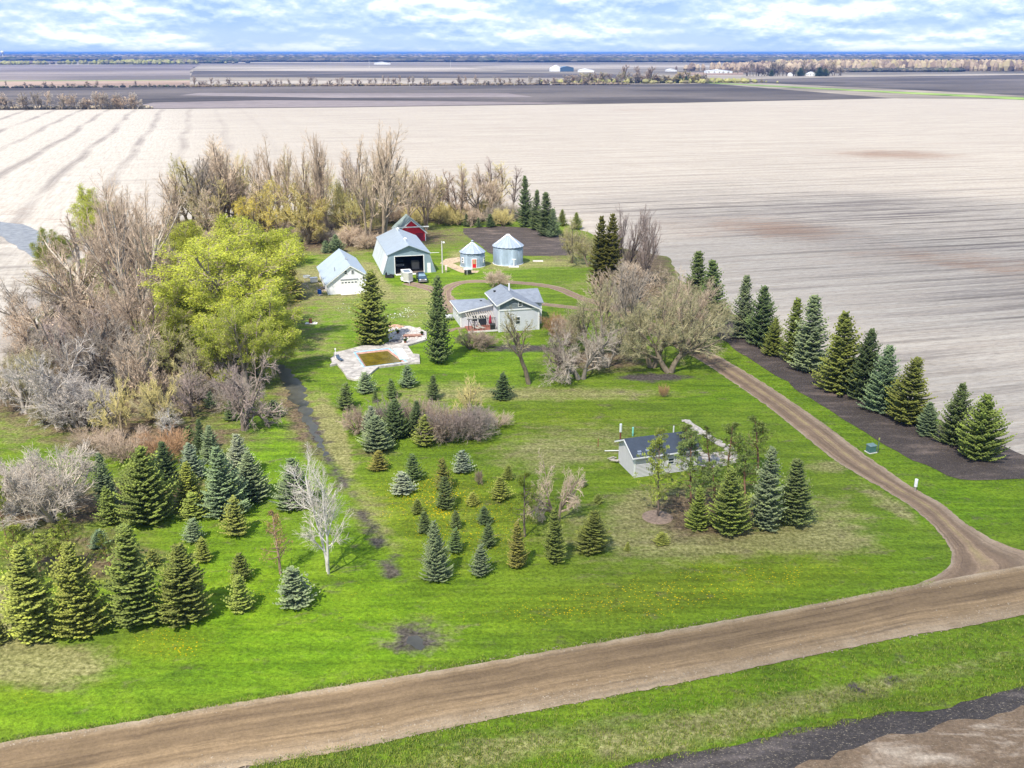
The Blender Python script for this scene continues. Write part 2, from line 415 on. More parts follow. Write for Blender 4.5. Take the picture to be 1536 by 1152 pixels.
M_drive = road_mat('drive_gravel', base=(.24, .17, .115), dark=(.14, .10, .07), crown=(.31, .245, .12), ruts=(.28, .72))
M_lane = road_mat('lane_gravel', base=(.26, .18, .135), dark=(.17, .12, .085), crown=(.20, .21, .06), ruts=(.25, .75))
M_soil = soil_mat('dark_soil', (.07, .056, .05), (.19, .145, .12), .45); M_soil2 = soil_mat('wet_soil', (.06, .052, .05), (.15, .125, .115), .7)
M_pondw = water_mat('pond_water', (.22, .225, .23), .45); M_creek = water_mat('creek_water', (.06, .058, .045), .35)
M_pebble = gravel_mat('pale_gravel', (.44, .41, .37))
# ---- sheets
Wd = 9000
sheet('ground', [(-30000, -400), (30000, -400), (30000, 34000), (-30000, 34000)], 0, M_base, world=True)
stub_blobs = [('turned', -200, 230, 500, 75, 1.3), ('turned', 60, 180, 190, 50, 1.2), ('turned', 0, 420, 260, 130, 1.3), ('turned', -200, 330, 300, 130, 1.3),
    ('grey', 1300, 330, 420, 38, .75, 4), ('grey', 1536, 400, 480, 100, .5, 12), ('grey', 1250, 470, 300, 50, .15, 25), ('grey', 1500, 560, 250, 140, .2, 30), ('grey', 1000, 310, 150, 16, .45),
    ('grey', 100, 470, 200, 60, .2), ('grey', 10, 400, 90, 26, .7, 20), ('brown', 1175, 345, 140, 15, 1.1, 4), ('brown', 1420, 388, 200, 14, .85, 4), ('brown', 1345, 232, 105, 7, 1.15, 1), ('brown', 1010, 345, 60, 12, .45, 15),
    ('brown', 950, 165, 50, 3, .5), ('brown', 50, 325, 120, 9, .6, 8), ('brown', 1536, 410, 120, 20, .5), ('brown', 30, 540, 60, 60, .5)]
sheet('stubble_field', [(-900, 176), (0, 165.5), (512, 161.3), (1024, 154.3), (1340, 147.6), (1536, 149.5), (2300, 158), (2300, 1000), (1536, 760), (1100, 560), (600, 420), (-100, 640), (-900, 800)],
      .06, M_stub, res=14, blobs=stub_blobs, chans=('turned', 'grey', 'brown'), jit=.5, step=10)
sheet('plowed_field', [(-900, 176), (0, 165.5), (512, 161.3), (1024, 154.3), (1340, 147.6), (1060, 125), (1024, 126.2), (512, 129.5), (0, 132.3), (-900, 138)], .12, M_plow)
sheet('plowed_field', [(1075, 121.5), (1330, 133), (1536, 143.5), (2300, 185), (2300, 108), (1536, 112.5), (1330, 114.5), (1180, 118)], .12, M_plow)
sheet('worked_field', [(180, 163.3), (512, 160.6), (900, 155.0), (620, 151.5), (400, 150.5), (230, 154)], .18, M_plowL)
sheet('worked_field', [(500, 147), (800, 145.5), (760, 140), (300, 139.5), (270, 143)], .18, M_plowL)
ribbon('grass_strip', [(1050, 123.2), (1200, 130.5), (1340, 137.2), (1536, 146.4), (1800, 160)], [(1050, 124.4), (1200, 132.3), (1340, 139.8), (1536, 150.2), (1800, 166)], .24, M_gstrip, jit=0, sub=6)
sheet('tan_field', [(-900, 126), (0, 121.8), (285, 120.2), (285, 130.5), (0, 132.0), (-900, 137.5)], .18, M_tan2)
sheet('mauve_field', [(-900, 110), (0, 106.5), (285, 105.8), (285, 119.8), (0, 121.2), (-900, 125.5)], .18, M_mauve)
sheet('grass_strip', [(-900, 125.5), (0, 121.2), (285, 119.8), (285, 120.5), (0, 122.0), (-900, 126.5)], .22, M_gstrip)
sheet('worked_field', [(-900, 100), (0, 97.8), (300, 97), (285, 105.6), (0, 106.3), (-900, 109.8)], .18, M_plowL)
sheet('plowed_field', [(290, 106.5), (640, 107.5), (960, 112), (980, 117), (640, 117), (285, 115.5)], .18, M_plow)
sheet('tan_field', [(285, 122.5), (640, 121), (960, 118.5), (960, 126.5), (512, 129.0), (285, 130.0)], .18, M_tan)
sheet('pale_field', [(290, 100.8), (560, 99.8), (700, 101.8), (760, 106.2), (640, 107.2), (290, 105.8)], .18, M_tan)
sheet('pale_field', [(760, 97.5), (1120, 96.2), (1170, 99.8), (960, 103.5), (840, 104.5), (700, 101)], .18, M_tan)
sheet('pale_field', [(200, 96.2), (900, 95.8), (900, 97.2), (200, 97.6)], .18, M_mauve)
sheet('pale_field', [(1010, 113.2), (1330, 112.2), (1536, 110.2), (2300, 104), (2300, 107.5), (1536, 112.3), (1180, 117.4), (1075, 120.6), (1010, 120.6)], .2, M_tan)
sheet('tan_field', [(1020, 108.6), (1115, 108.6), (1115, 112.6), (1010, 112.8)], .2, M_tan2)
# ---- farmyard lawn
lb = [('dry', 520, 470, 130, 30, .22), ('dry', 600, 440, 80, 14, .3), ('dry', 640, 470, 40, 40, .2), ('dry', 470, 520, 60, 25, .28), ('lush', 520, 470, 160, 60, .45), ('lush', 730, 440, 100, 40, .4), ('dry', 560, 415, 12, 30, .75, -35), ('dry', 740, 465, 80, 20, .15),
      ('dry', 1000, 800, 210, 55, .38), ('dry', 880, 662, 120, 38, .30), ('dry', 60, 1000, 110, 32, .7), ('dry', 0, 930, 70, 60, .8), ('dry', 850, 592, 190, 11, .42), ('dry', 1250, 790, 70, 50, .32),
      ('dry', 1140, 815, 200, 18, .3), ('dry', 800, 690, 90, 30, .25), ('dry', 1340, 760, 60, 10, .5, 35), ('dry', 1180, 560, 130, 8, .35, 33), ('dry', 860, 395, 100, 8, .45), ('dry', 700, 385, 30, 12, .55),
      ('dry', 500, 640, 14, 60, .5, -22), ('dry', 440, 600, 20, 40, .6, -30), ('dry', 560, 780, 30, 70, .35, -30), ('dry', 740, 400, 60, 8, .35), ('dry', 660, 590, 120, 20, .25), ('dry', 1240, 700, 40, 10, .5), ('dry', 990, 760, 60, 28, .55), ('dry', 1290, 480, 60, 15, .3),
      ('dry', 500, 420, 40, 40, .3), ('dry', 455, 425, 30, 25, .7), ('dry', 880, 430, 60, 10, .25), ('dry', 50, 640, 100, 40, .3), ('dry', 330, 750, 160, 60, .12),
      ('lush', 300, 1010, 420, 60, .55, -10), ('lush', 420, 940, 200, 120, .5), ('lush', 80, 1080, 200, 30, .5), ('lush', 400, 700, 60, 80, .7), ('lush', 330, 860, 160, 90, .6), ('lush', 600, 560, 160, 90, .28), ('lush', 1200, 900, 300, 50, .35, -10), ('lush', 740, 540, 120, 30, .5),
      ('lush', 1300, 650, 60, 250, .35, -55), ('lush', 1460, 760, 120, 40, .5), ('lush', 660, 930, 240, 90, .45), ('lush', 1350, 830, 70, 50, .4), ('lush', 700, 352, 60, 18, .45), ('lush', 800, 400, 130, 12, .3), ('lush', 1090, 590, 80, 30, .4), ('lush', 540, 820, 40, 110, .4, -30), ('lush', 640, 700, 130, 60, .2),
      ('litter', 130, 540, 280, 80, .55), ('litter', 150, 610, 290, 40, .28), ('lush', 200, 640, 260, 50, .5), ('litter', 300, 450, 160, 60, .6), ('litter', 350, 355, 330, 22, .9), ('litter', 620, 326, 200, 8, .6), ('dry', 480, 372, 120, 12, .4), ('litter', 230, 660, 160, 22, .5), ('litter', 60, 760, 160, 34, .5), ('litter', 250, 740, 90, 30, .4), ('litter', 1060, 770, 90, 40, .55), ('litter', 900, 540, 80, 20, .5), ('litter', 840, 370, 60, 20, .5), ('litter', 960, 420, 60, 60, .6), ('litter', 1050, 480, 60, 30, .55), ('litter', 130, 840, 130, 40, .4), ('litter', 560, 680, 40, 8, .3),
      ('mud', 624, 957, 44, 30, .40), ('dry', 625, 955, 60, 36, .35), ('mud', 468, 640, 9, 40, .5, -25), ('mud', 500, 700, 9, 34, .30, -25), ('mud', 528, 750, 10, 34, .30, -28), ('mud', 556, 795, 14, 36, .32, -20), ('mud', 585, 850, 12, 40, .3, -25), ('litter', 455, 640, 20, 60, .45, -25), ('dry', 500, 660, 16, 60, .6, -25), ('mud', 500, 870, 40, 22, .12), ('mud', 980, 567, 50, 5, .7), ('mud', 590, 850, 8, 50, .35, -25), ('mud', 780, 523, 50, 6, .55),
      ('dand', 255, 968, 70, 26, .8), ('dand', 960, 900, 260, 36, .75, -6), ('dand', 700, 780, 130, 70, .65), ('dand', 620, 740, 90, 40, .5), ('dand', 850, 630, 120, 30, .35), ('dand', 500, 900, 200, 60, .3), ('dand', 20, 1050, 60, 20, .5), ('dand', 1180, 850, 200, 30, .35), ('dand', 280, 860, 160, 60, .25), ('dand', 690, 440, 40, 8, .3)]
lawn_out = [(-150, 1175), (500, 1052), (850, 992), (1200, 930), (1536, 868), (1700, 835), (1700, 725), (1536, 716), (1500, 672), (1390, 622), (1240, 545), (1100, 472), (1030, 430), (1000, 385), (930, 372), (860, 340), (800, 322), (700, 316), (600, 318), (500, 322), (380, 326), (280, 330), (200, 345), (140, 372), (100, 410), (90, 450), (40, 500), (0, 560), (-150, 640)]
sheet('lawn', lawn_out, .10, M_lawn, res=1.6, jit=1.6, step=2.2, blobs=lb, chans=('dry', 'lush', 'dand', 'mud', 'litter'))
vb = [('dry', 1150, 1065, 190, 22, .34, -12), ('dry', 820, 1115, 200, 24, .34, -12), ('dry', 650, 1150, 140, 20, .34, -12), ('dry', 1400, 1012, 190, 14, .3, -12), ('dry', 1060, 1100, 180, 22, .36, -12), ('lush', 1000, 1100, 600, 60, .7, -12), ('dry', 950, 1120, 60, 18, .35), ('lush', 1000, 1060, 700, 40, .1, -12), ('mud', 1350, 980, 8, 5, .6), ('mud', 1270, 1000, 6, 5, .6), ('mud', 1275, 1030, 7, 5, .6), ('mud', 1410, 978, 6, 4, .6), ('mud', 1345, 1020, 7, 4, .55), ('mud', 1208, 1038, 6, 4, .6)]
M_verge = grass_mat('verge_grass')
sheet('verge', [(200, 1250), (383, 1142), (712, 1078), (1024, 1017), (1391, 942), (1700, 880), (1700, 990), (1536, 1033), (1400, 1062), (1200, 1095), (1050, 1128), (900, 1162), (700, 1250)], .10, M_verge, res=.9, jit=.8, step=1.2, blobs=vb, chans=('dry', 'lush', 'mud', 'dand', 'litter'))
sheet('plowed_ground', [(600, 1260), (900, 1150), (1050, 1115), (1200, 1083), (1400, 1048), (1700, 975), (1800, 1400), (600, 1400)], .08, M_soil2, jit=.3, step=1.0)
M_stubnear = soil_mat('dry_stubble_soil', (.20, .14, .09), (.55, .46, .36), .5)
sheet('stubble_ground', [(1180, 1165), (1260, 1130), (1360, 1100), (1450, 1080), (1536, 1062), (1750, 1030), (1800, 1400), (1100, 1400)], .09, M_stubnear, jit=1.0, step=1.2)
ribbon('gravel_road', [(-400, 1200), (0, 1117), (167, 1090), (333, 1060), (512, 1031), (679, 1004), (845, 975), (1024, 944), (1191, 914), (1357, 882), (1536, 850), (2100, 748)],
       [(-400, 1345), (0, 1232), (167, 1195), (333, 1159), (512, 1129), (679, 1093), (845, 1060), (1024, 1026), (1191, 991), (1357, 957), (1536, 924), (2100, 800)], .16, M_road, jit=.16)
ribbon('driveway', [(1330, 896), (1398, 868), (1423, 850), (1426, 828), (1408, 800), (1375, 768), (1330, 738), (1290, 715), (1250, 690), (1200, 650), (1150, 610), (1100, 575), (1055, 545), (1010, 520), (960, 493), (915, 469), (893, 458)],
       [(1600, 880), (1560, 838), (1505, 818), (1470, 800), (1440, 780), (1412, 757), (1368, 732), (1330, 706), (1290, 678), (1240, 640), (1190, 605), (1140, 572), (1088, 541), (1040, 515), (985, 487), (938, 463), (915, 452)], .13, M_drive, jit=.22)
def lane(name, pts, w, z):
    c = [Vector(G(*p)) for p in pts]; L = []; Q = []
    for i, p in enumerate(c):
        d = (c[min(i + 1, len(c) - 1)] - c[max(i - 1, 0)]).normalized(); n = Vector((-d.y, d.x))
        L.append(p + n * w / 2); Q.append(p - n * w / 2)
    return ribbon(name, L, Q, z, M_lane, world=True, jit=.3, sub=12)
lane('yard_lane', [(930, 470), (898, 456), (869, 447), (835, 433), (800, 427), (770, 424.5), (740, 423), (705, 423), (683, 427), (669, 436), (668, 446), (674, 460), (680, 470)], 2.7, .14)
lane('yard_lane', [(910, 466), (880, 464.5), (858, 462), (817, 457), (790, 452)], 2.3, .12)
lane('yard_lane', [(675, 452), (660, 440), (640, 432), (610, 425)], 3.2, .12)
lane('path', [(672, 498), (684, 494), (697, 492)], 1.2, .15)
sheet('shelterbelt_soil', [(1070, 500), (1100, 524), (1150, 556), (1200, 588), (1260, 627), (1320, 664), (1370, 692), (1420, 713), (1480, 723), (1536, 722), (1700, 735), (1700, 712), (1560, 694), (1506, 672), (1440, 652), (1330, 602), (1240, 552), (1160, 508), (1085, 474)], .14, M_soil, jit=.7, step=1.5)
sheet('garden_soil', [(694, 343), (740, 340), (790, 342), (835, 352), (865, 372), (850, 384), (790, 384), (740, 384), (716, 366), (700, 352)], .13, M_soil, jit=.9, step=1.8)
sheet('pond', [(-200, 322), (-60, 328), (0, 333), (35, 337), (66, 350), (90, 372), (95, 400), (60, 392), (30, 374), (0, 354), (-60, 346), (-200, 340)], .11, M_pondw, jit=.8, step=3)
sheet('creek', [(414, 547), (425, 548), (441, 563), (456, 580), (462, 602), (464, 616), (472, 636), (476, 650), (484, 664), (490, 682), (487, 686), (479, 668), (470, 654), (464, 640), (452, 622), (441, 604), (431, 588), (420, 566)], .13, M_creek, jit=1.0, step=.6)
sheet('puddle', [(618, 960), (626, 955), (634, 962), (638, 972), (630, 978), (620, 970)], .13, M_creek, jit=.9, step=.5)
sheet('gravel_pad', [(1040, 684), (1062, 680), (1098, 677), (1108, 688), (1096, 698), (1066, 702), (1042, 697)], .14, M_pebble, jit=.4, step=1)
sheet('gravel_border', [(1022, 631), (1033, 631), (1046, 640), (1060, 650), (1078, 662), (1100, 676), (1094, 679), (1068, 664), (1050, 653), (1036, 643), (1028, 635)], .14, M_pebble, jit=.3, step=.8)
sheet('gravel_patch', [(678, 404), (660, 396), (668, 389), (690, 386), (692, 392), (680, 396), (700, 406), (720, 407), (716, 410), (694, 410)], .13, gravel_mat('tan_gravel', (.5, .38, .25)), jit=.3, step=.8)
# ------------------------------------------------------------------ vegetation
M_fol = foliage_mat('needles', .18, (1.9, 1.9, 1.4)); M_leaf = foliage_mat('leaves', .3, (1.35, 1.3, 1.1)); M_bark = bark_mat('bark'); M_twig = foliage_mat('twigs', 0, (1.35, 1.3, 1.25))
def spruce_meshes(seed, h=10.0, rad=2.3, whorls=30, gap=0.0, droop=.25, full=1.0, skirt=.35):
    rr = random.Random(seed); t = MB()
    t.tube((0, 0, 0), (0, 0, h * .96), h * .016, .02, 7, False)
    c = MB()
    for w in range(whorls):
        f = (w + .5) / whorls
        z0 = skirt + (h - skirt) * f ** .92
        prof = (1 - f) ** .74 * (1 - .22 * math.exp(-f * 9))
        L0 = rad * prof * rr.uniform(.84, 1.12) + .12
        nb = max(5, int((11 + rad * 1.5) * (.45 + .6 * (1 - f))))
        ph = rr.random() * 7
        for k in range(nb):
            if rr.random() < gap: continue
            a = ph + 2 * math.pi * (k + rr.uniform(-.3, .3)) / nb
            L = L0 * rr.uniform(.76, 1.12) * (1 + .34 * noise.noise(Vector((math.cos(a) * 1.1, math.sin(a) * 1.1, z0 * .35 + seed * 7))))
            if rr.random() < .05: L *= .6
            z = z0 + rr.gauss(0, .13)
            up = (.55 * f - droop * (1 - f)) 
            ca, sa = math.cos(a), math.sin(a)
            tv = rr.uniform(0, .55)
            def P_(s, side=0.0, dz=0.0):   # point at fraction s of the branch
                zz = z + L * (up * s + .30 * s * s * (1 - f * .6) - .12 * math.sin(s * 3.1)) + dz
                x = L * s; return Vector((x * ca - side * sa, x * sa + side * ca, zz))
            ns = max(3, int(L / .27))
            tw = .44 * full * (.55 + .45 * min(1, L / 1.4))
            for i in range(ns + 1):
                s = .18 + .82 * i / ns
                l = tw * (1.15 - .55 * s) * rr.uniform(.8, 1.2)
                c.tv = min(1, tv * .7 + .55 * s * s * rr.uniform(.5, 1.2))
                for sg in ((-1, 1) if i < ns else (0,)):
                    base = P_(s)
                    if sg: tip = P_(s + .5 * l / max(L, .3), sg * l * .85, -.10 * l + rr.uniform(-.05, .06))
                    else: tip = P_(1 + l * .6 / max(L, .3), 0, .03)
                    d = tip - base; n_ = d.cross(Vector((0, 0, 1))).normalized() if d.length > 1e-4 else Vector((1, 0, 0))
                    wd = .115 * full + .04; m = base + d * .5
                    upv = Vector((0, 0, wd * .75))
                    o = len(c.v)
                    c.add([base, m + n_ * wd, tip, m - n_ * wd, m + upv, m - upv * .8], [(0, 1, 4), (1, 2, 4), (2, 3, 4), (3, 0, 4), (0, 3, 5), (0, 5, 1), (5, 2, 1), (5, 3, 2)])
    c.tv = .8
    for k in range(4):
        a = k * 1.57; c.add([(0, 0, h * 1.02), (.09 * math.cos(a), .09 * math.sin(a), h * .93), (.09 * math.cos(a + 1.57), .09 * math.sin(a + 1.57), h * .93)], [(0, 1, 2)])
    return t.mesh('spruce_trunk', M_bark), c.mesh('spruce_crown', M_fol), h, rad
SPR = {'n': [spruce_meshes(s, 10, 1.9, 24, 0.05, .2) for s in (1, 2, 3, 14)],     # narrow
       'm': [spruce_meshes(s, 10, 2.7, 22, 0.05, .18, 1.1) for s in (4, 5, 6, 15, 16)], # medium
       'w': [spruce_meshes(s, 8, 3.0, 17, 0.0, .10, 1.15) for s in (7, 8)],     # squat
       'o': [spruce_meshes(s, 12, 2.3, 25, .12, .55, 1.25) for s in (9, 10)],   # open, drooping
       's': [spruce_meshes(s, 5, 1.35, 12, 0.02, .05, .8, .15) for s in (11, 12, 13)]}  # small
HUE = {'g': (.195, .225, .052), 'd': (.105, .145, .058), 'y': (.27, .30, .062), 'b': (.19, .240, .125), 'p': (.29, .335, .225), 'o': (.25, .225, .055), 'k': (.14, .18, .062)}
def spruce(cx, top, bot, w, hue, label, kind=None, lean=0, group=None, cat='tree'):
    yb = G(cx, bot)[1]; r = w / 2 / F * depth(yb); x, y = G(cx, bot); y += r * .75
    x = (cx - 768) / F * depth(y)
    h = max(1.0, top_h(top, y)); sl = r * 2 / h
    if kind is None: kind = 's' if h < 4.5 else ('n' if sl < .46 else ('m' if sl < .66 else 'w'))
    tm, cm, h0, r0 = SPR[kind][rnd.randrange(len(SPR[kind]))]
    t = thing('spruce_tree', label, cat, (x, y, .08), rnd.random() * 6.28, group)
    t.rotation_euler = (R(rnd.gauss(0, 1.6)), R(rnd.gauss(0, 1.6)), rnd.random() * 6.28)
    wx = rnd.uniform(1.14, 1.32); s = (r / r0 * wx, r / r0 * wx * rnd.uniform(.92, 1.08), h / h0)
    c0 = HUE[hue]; j = rnd.uniform(.98, 1.32)
    for nm, me, col in (('trunk', tm, (.12, .09, .07, 1)), ('crown', cm, (c0[0] * j * rnd.uniform(.92, 1.08), c0[1] * j, c0[2] * j, 1))):
        o = bpy.data.objects.new(nm, me); COL.objects.link(o); o.parent = t; o.scale = s; o.color = col
    return t
SP = [  # cx, top, bottom, width, hue, label
 (1045, 378, 480, 44, 'k', 'tall spruce behind the bare drive-side trees, left one of two at field edge'),
 (1067, 392, 492, 44, 'k', 'tall spruce behind the bare drive-side trees, right one of two at field edge'),
 (1114, 415, 511, 38, 'b', 'blue-green spruce at the far upper end of the row beside the driveway'),
 (1141, 430, 523, 44, 'd', 'dark spruce second from the far end of the driveway row'),
 (1158, 479, 537, 32, 'g', 'low bright green spruce squeezed between taller ones in the driveway row'),
 (1188, 449, 548, 40, 'g', 'green pointed spruce just right of the low bright one in the driveway row'),
 (1214, 444, 563, 52, 'b', 'tall blue-green spruce fifth from the far end of the driveway row'),
 (1262, 469, 593, 64, 'g', 'broadest tall green spruce in the middle of the driveway row'),
 (1296, 496, 605, 50, 'd', 'dark spruce leaning against the broad one in the driveway row'),
 (1320, 520, 623, 53, 'b', 'blue-green spruce right of the dark one in the driveway row'),
 (1358, 537, 642, 58, 'g', 'green cone spruce left of the stunted blue one in the driveway row'),
 (1390, 605, 658, 32, 'b', 'stunted blue spruce low in the driveway row'),
 (1428, 577, 673, 48, 'k', 'slim dark spruce second from the near end of the driveway row'),
 (1469, 594, 698, 68, 'g', 'wide bushy spruce at the near end of the driveway row'),
 (789, 265, 342, 25, 'd', 'tallest dark spruce behind the big grain bin by the garden plot'),
 (803, 286, 347, 20, 'd', 'dark spruce just right of the tallest one behind the big grain bin'),
 (820, 289, 356, 29, 'd', 'broad dark spruce third in the clump behind the big grain bin'),
 (829, 313, 357, 20, 'b', 'small bluish spruce at the right end of the clump behind the grain bin'),
 (843, 315, 340, 15, 'g', 'little dark spruce between the clump and the olive tree'),
 (865, 319, 345, 16, 'g', 'spruce tip showing above the round olive tree'),
 (700, 321, 341, 11, 'd', 'leftmost of four small spruces along the garden plot far edge'),
 (718, 327, 342, 9, 'd', 'tiniest of four small spruces along the garden plot far edge'),
 (735, 322, 342, 14, 'd', 'third of four small spruces along the garden plot far edge'),
 (759, 322, 338, 16, 'b', 'bluish small spruce rightmost of four along the garden plot'),
 (505, 353, 381, 24, 'b', 'blue-green spruce behind the white garage roof'),
 (489, 362, 381, 15, 'b', 'small spruce left of the one behind the white garage roof'),
 (559, 408, 523, 50, 'g', 'very tall dark spruce beside the swimming pool'),
 (658, 417, 549, 42, 'k', 'very tall narrow spruce between the pool and the house patio'),
 (549, 559, 592, 23, 'b', 'bluish spruce at the gravel tip below the pool'),
 (519, 577, 617, 26, 'k', 'green spruce left of the bluish one below the pool'),
 (612, 549, 584, 26, 'b', 'dense cone spruce below the right pool corner'),
 (587, 570, 600, 19, 'k', 'small dark spruce between two others above the purple shrubs'),
 (650, 565, 602, 20, 'd', 'small dark spruce right above the purple shrub row'),
 (754, 562, 603, 28, 'd', 'dark spruce alone on the lawn below the house shrubs'),
 (563, 587, 605, 10, 'k', 'tiny spruce above the clump of purple shrubs'),
 (558, 610, 662, 28, 'p', 'pale blue spruce at the back left of the central clump'),
 (594, 601, 663, 42, 'd', 'dark green spruce in the middle of the central clump'),
 (624, 601, 657, 28, 'd', 'dark narrow spruce at the back right of the central clump'),
 (566, 626, 684, 47, 'b', 'largest front spruce of the central clump'),
 (636, 625, 673, 34, 'g', 'tidy cone spruce at the right front of the central clump'),
 (569, 678, 710, 28, 'o', 'small olive yellow spruce just below the central clump'),
 (621, 682, 725, 28, 'k', 'green spruce on the lawn below the central clump'),
 (694, 678, 714, 34, 'p', 'squat pale blue spruce alone below the round purple shrub'),
 (603, 710, 746, 36, 'p', 'squat blue spruce left on the dandelion lawn'),
 (666, 690, 739, 26, 'o', 'olive spruce directly behind a green one on the dandelion lawn'),
 (668, 718, 769, 29, 'k', 'green spruce directly in front of the olive one'),
 (626, 751, 774, 19, 'g', 'very small green spruce on the dandelion lawn edge'),
 (710, 740, 761, 20, 'y', 'small round light green spruce alone in the young planting'),
 (637, 770, 804, 24, 'k', 'small spruce just behind the tall blue one near the road'),
 (684, 767, 796, 17, 'k', 'slim small spruce above the tall blue one'),
 (727, 762, 790, 22, 'd', 'dark small spruce left of the yellow pine trunk'),
 (762, 699, 722, 17, 'y', 'tiny yellow spruce above the bright yellow-green one'),
 (750, 718, 755, 31, 'y', 'bright yellow-green spruce left of the yellow pine'),
 (655, 785, 878, 44, 'b', 'tall dense blue-green spruce nearest the road in the young planting'),
 (683, 795, 833, 24, 'k', 'small spruce right of the tall blue-green one'),
 (732, 788, 824, 22, 'd', 'sparse little dark spruce with a bare middle'),
 (722, 820, 869, 29, 'b', 'bluish spruce near the road right of the tallest one'),
 (776, 785, 857, 29, 'o', 'thin brownish spruce near the road'),
 (832, 763, 850, 32, 'g', 'narrow upright green spruce between brownish and broad ones'),
 (888, 765, 834, 40, 'g', 'broad green spruce left of the pine with a trunk ring'),
 (897, 742, 757, 16, 'g', 'tiny green seedling spruce left of the shed pines'),
 (992, 800, 820, 19, 'y', 'tiny yellow-green spruce in the dry grass in front of the shed'),
 (875, 718, 732, 12, 'k', 'very small dark spruce right of the grey bare tree'),
 (941, 820, 829, 9, 'y', 'seedling spruce in the grass left of the tiny yellow-green one'),
 (1046, 730, 799, 34, 'y', 'small light green spruce left of the three big ones by the shed'),
 (1094, 703, 810, 58, 'g', 'broad green spruce left of the blue one by the shed'),
 (1147, 673, 801, 50, 'b', 'tallest blue spruce in the group by the shed'),
 (1193, 690, 794, 47, 'k', 'dark green spruce at the right end of the shed group'),
 (53, 820, 971, 68, 'y', 'big yellow-green spruce leftmost of four along the left lawn'),
 (127, 817, 966, 74, 'y', 'big yellow-green spruce second of four along the left lawn'),
 (204, 793, 951, 70, 'g', 'tall thin-waisted spruce third of four along the left lawn'),
 (279, 820, 944, 72, 'g', 'full cone spruce rightmost of four along the left lawn'),
 (361, 832, 877, 33, 'g', 'small spruce behind a yellowish one on the left lawn'),
 (362, 865, 923, 35, 'y', 'yellowish narrow spruce in front on the left lawn'),
 (443, 853, 918, 52, 'b', 'squat spruce with a pale blue skirt below the birch'),
 (305, 810, 848, 27, 'y', 'small bright yellow spruce right of the tall thin-waisted one'),
 (230, 826, 853, 24, 'g', 'half hidden low spruce behind the tall thin-waisted one'),
 (291, 780, 816, 28, 'b', 'small spruce with blue lower branches below the dense clump'),
 (354, 750, 810, 36, 'g', 'yellow-green young spruce below the dense clump'),
 (443, 688, 769, 47, 'b', 'regular blue-green spruce alone left of the white birch'),
 (222, 675, 797, 84, 'g', 'largest broad spruce of the left clump'),
 (285, 695, 762, 38, 'y', 'narrow yellow-green spruce in the middle of the left clump'),
 (289, 742, 784, 34, 'y', 'low yellow spruce in front of the narrow one in the clump'),
 (340, 673, 783, 68, 'b', 'large blue-green spruce at the front of the left clump'),
 (382, 680, 756, 46, 'b', 'blue-green spruce at the right edge of the left clump'),
 (360, 652, 722, 42, 'p', 'palest blue spruce at the top right of the left clump'),
 (290, 665, 724, 36, 'p', 'pale blue spruce at the top of the left clump'),
 (251, 665, 735, 38, 'd', 'dark spruce behind the largest broad one'),
 (318, 640, 698, 28, 'b', 'blue spruce at the very back of the left clump'),
 (285, 640, 672, 20, 'k', 'small dark spruce at the back left of the clump'),
 (302, 630, 684, 22, 'd', 'slim dark spruce at the back of the clump'),
 (163, 680, 770, 36, 'b', 'mixed green and blue spruce beside the grey bush'),
 (166, 735, 792, 32, 'g', 'low green spruce in front of the mixed one beside the grey bush'),
 (150, 797, 827, 25, 'b', 'low bluish spruce behind the leftmost tall ones'),
 (-2, 925, 972, 34, 'g', 'spruce cut off by the left edge of the picture'),
 (412, 602, 629, 24, 'b', 'small spruce on the left bank of the creek'),
 (316, 589, 614, 18, 'b', 'small blue spruce tucked between the grey trees'),
 (347, 603, 634, 20, 'd', 'small dark spruce under the grey-purple tree')]
for a in SP:
    lab = a[5]
    kind = 'o' if 'very tall' in lab else None
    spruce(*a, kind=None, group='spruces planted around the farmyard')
# old norway spruce with two tops
nx, ny = G(905, 440); r_ = 24 / F * depth(ny); hn_ = top_h(323, ny)
t = thing('spruce_tree', 'old olive green spruce with two tops behind the house', 'tree', (nx, ny, .08))
for k, (dx, hh) in enumerate(((-.25, .97), (.42, 1.0))):
    tm, cm, h0, r0 = SPR['o'][k]
    for nm, me, col in (('trunk', tm, (.10, .08, .06, 1)), ('crown', cm, (.13, .125, .025, 1))):
        o = bpy.data.objects.new(nm, me); COL.objects.link(o); o.parent = t; o.location = (dx * r_, 0, 2.2 if nm == 'crown' else 0); o.scale = (r_ / r0 * .86, r_ / r0 * .86, (hn_ - 2.2) / h0 * hh if nm == 'crown' else hn_ / h0 * hh); o.color = col
        o.rotation_euler = (0, 0, k * 2)
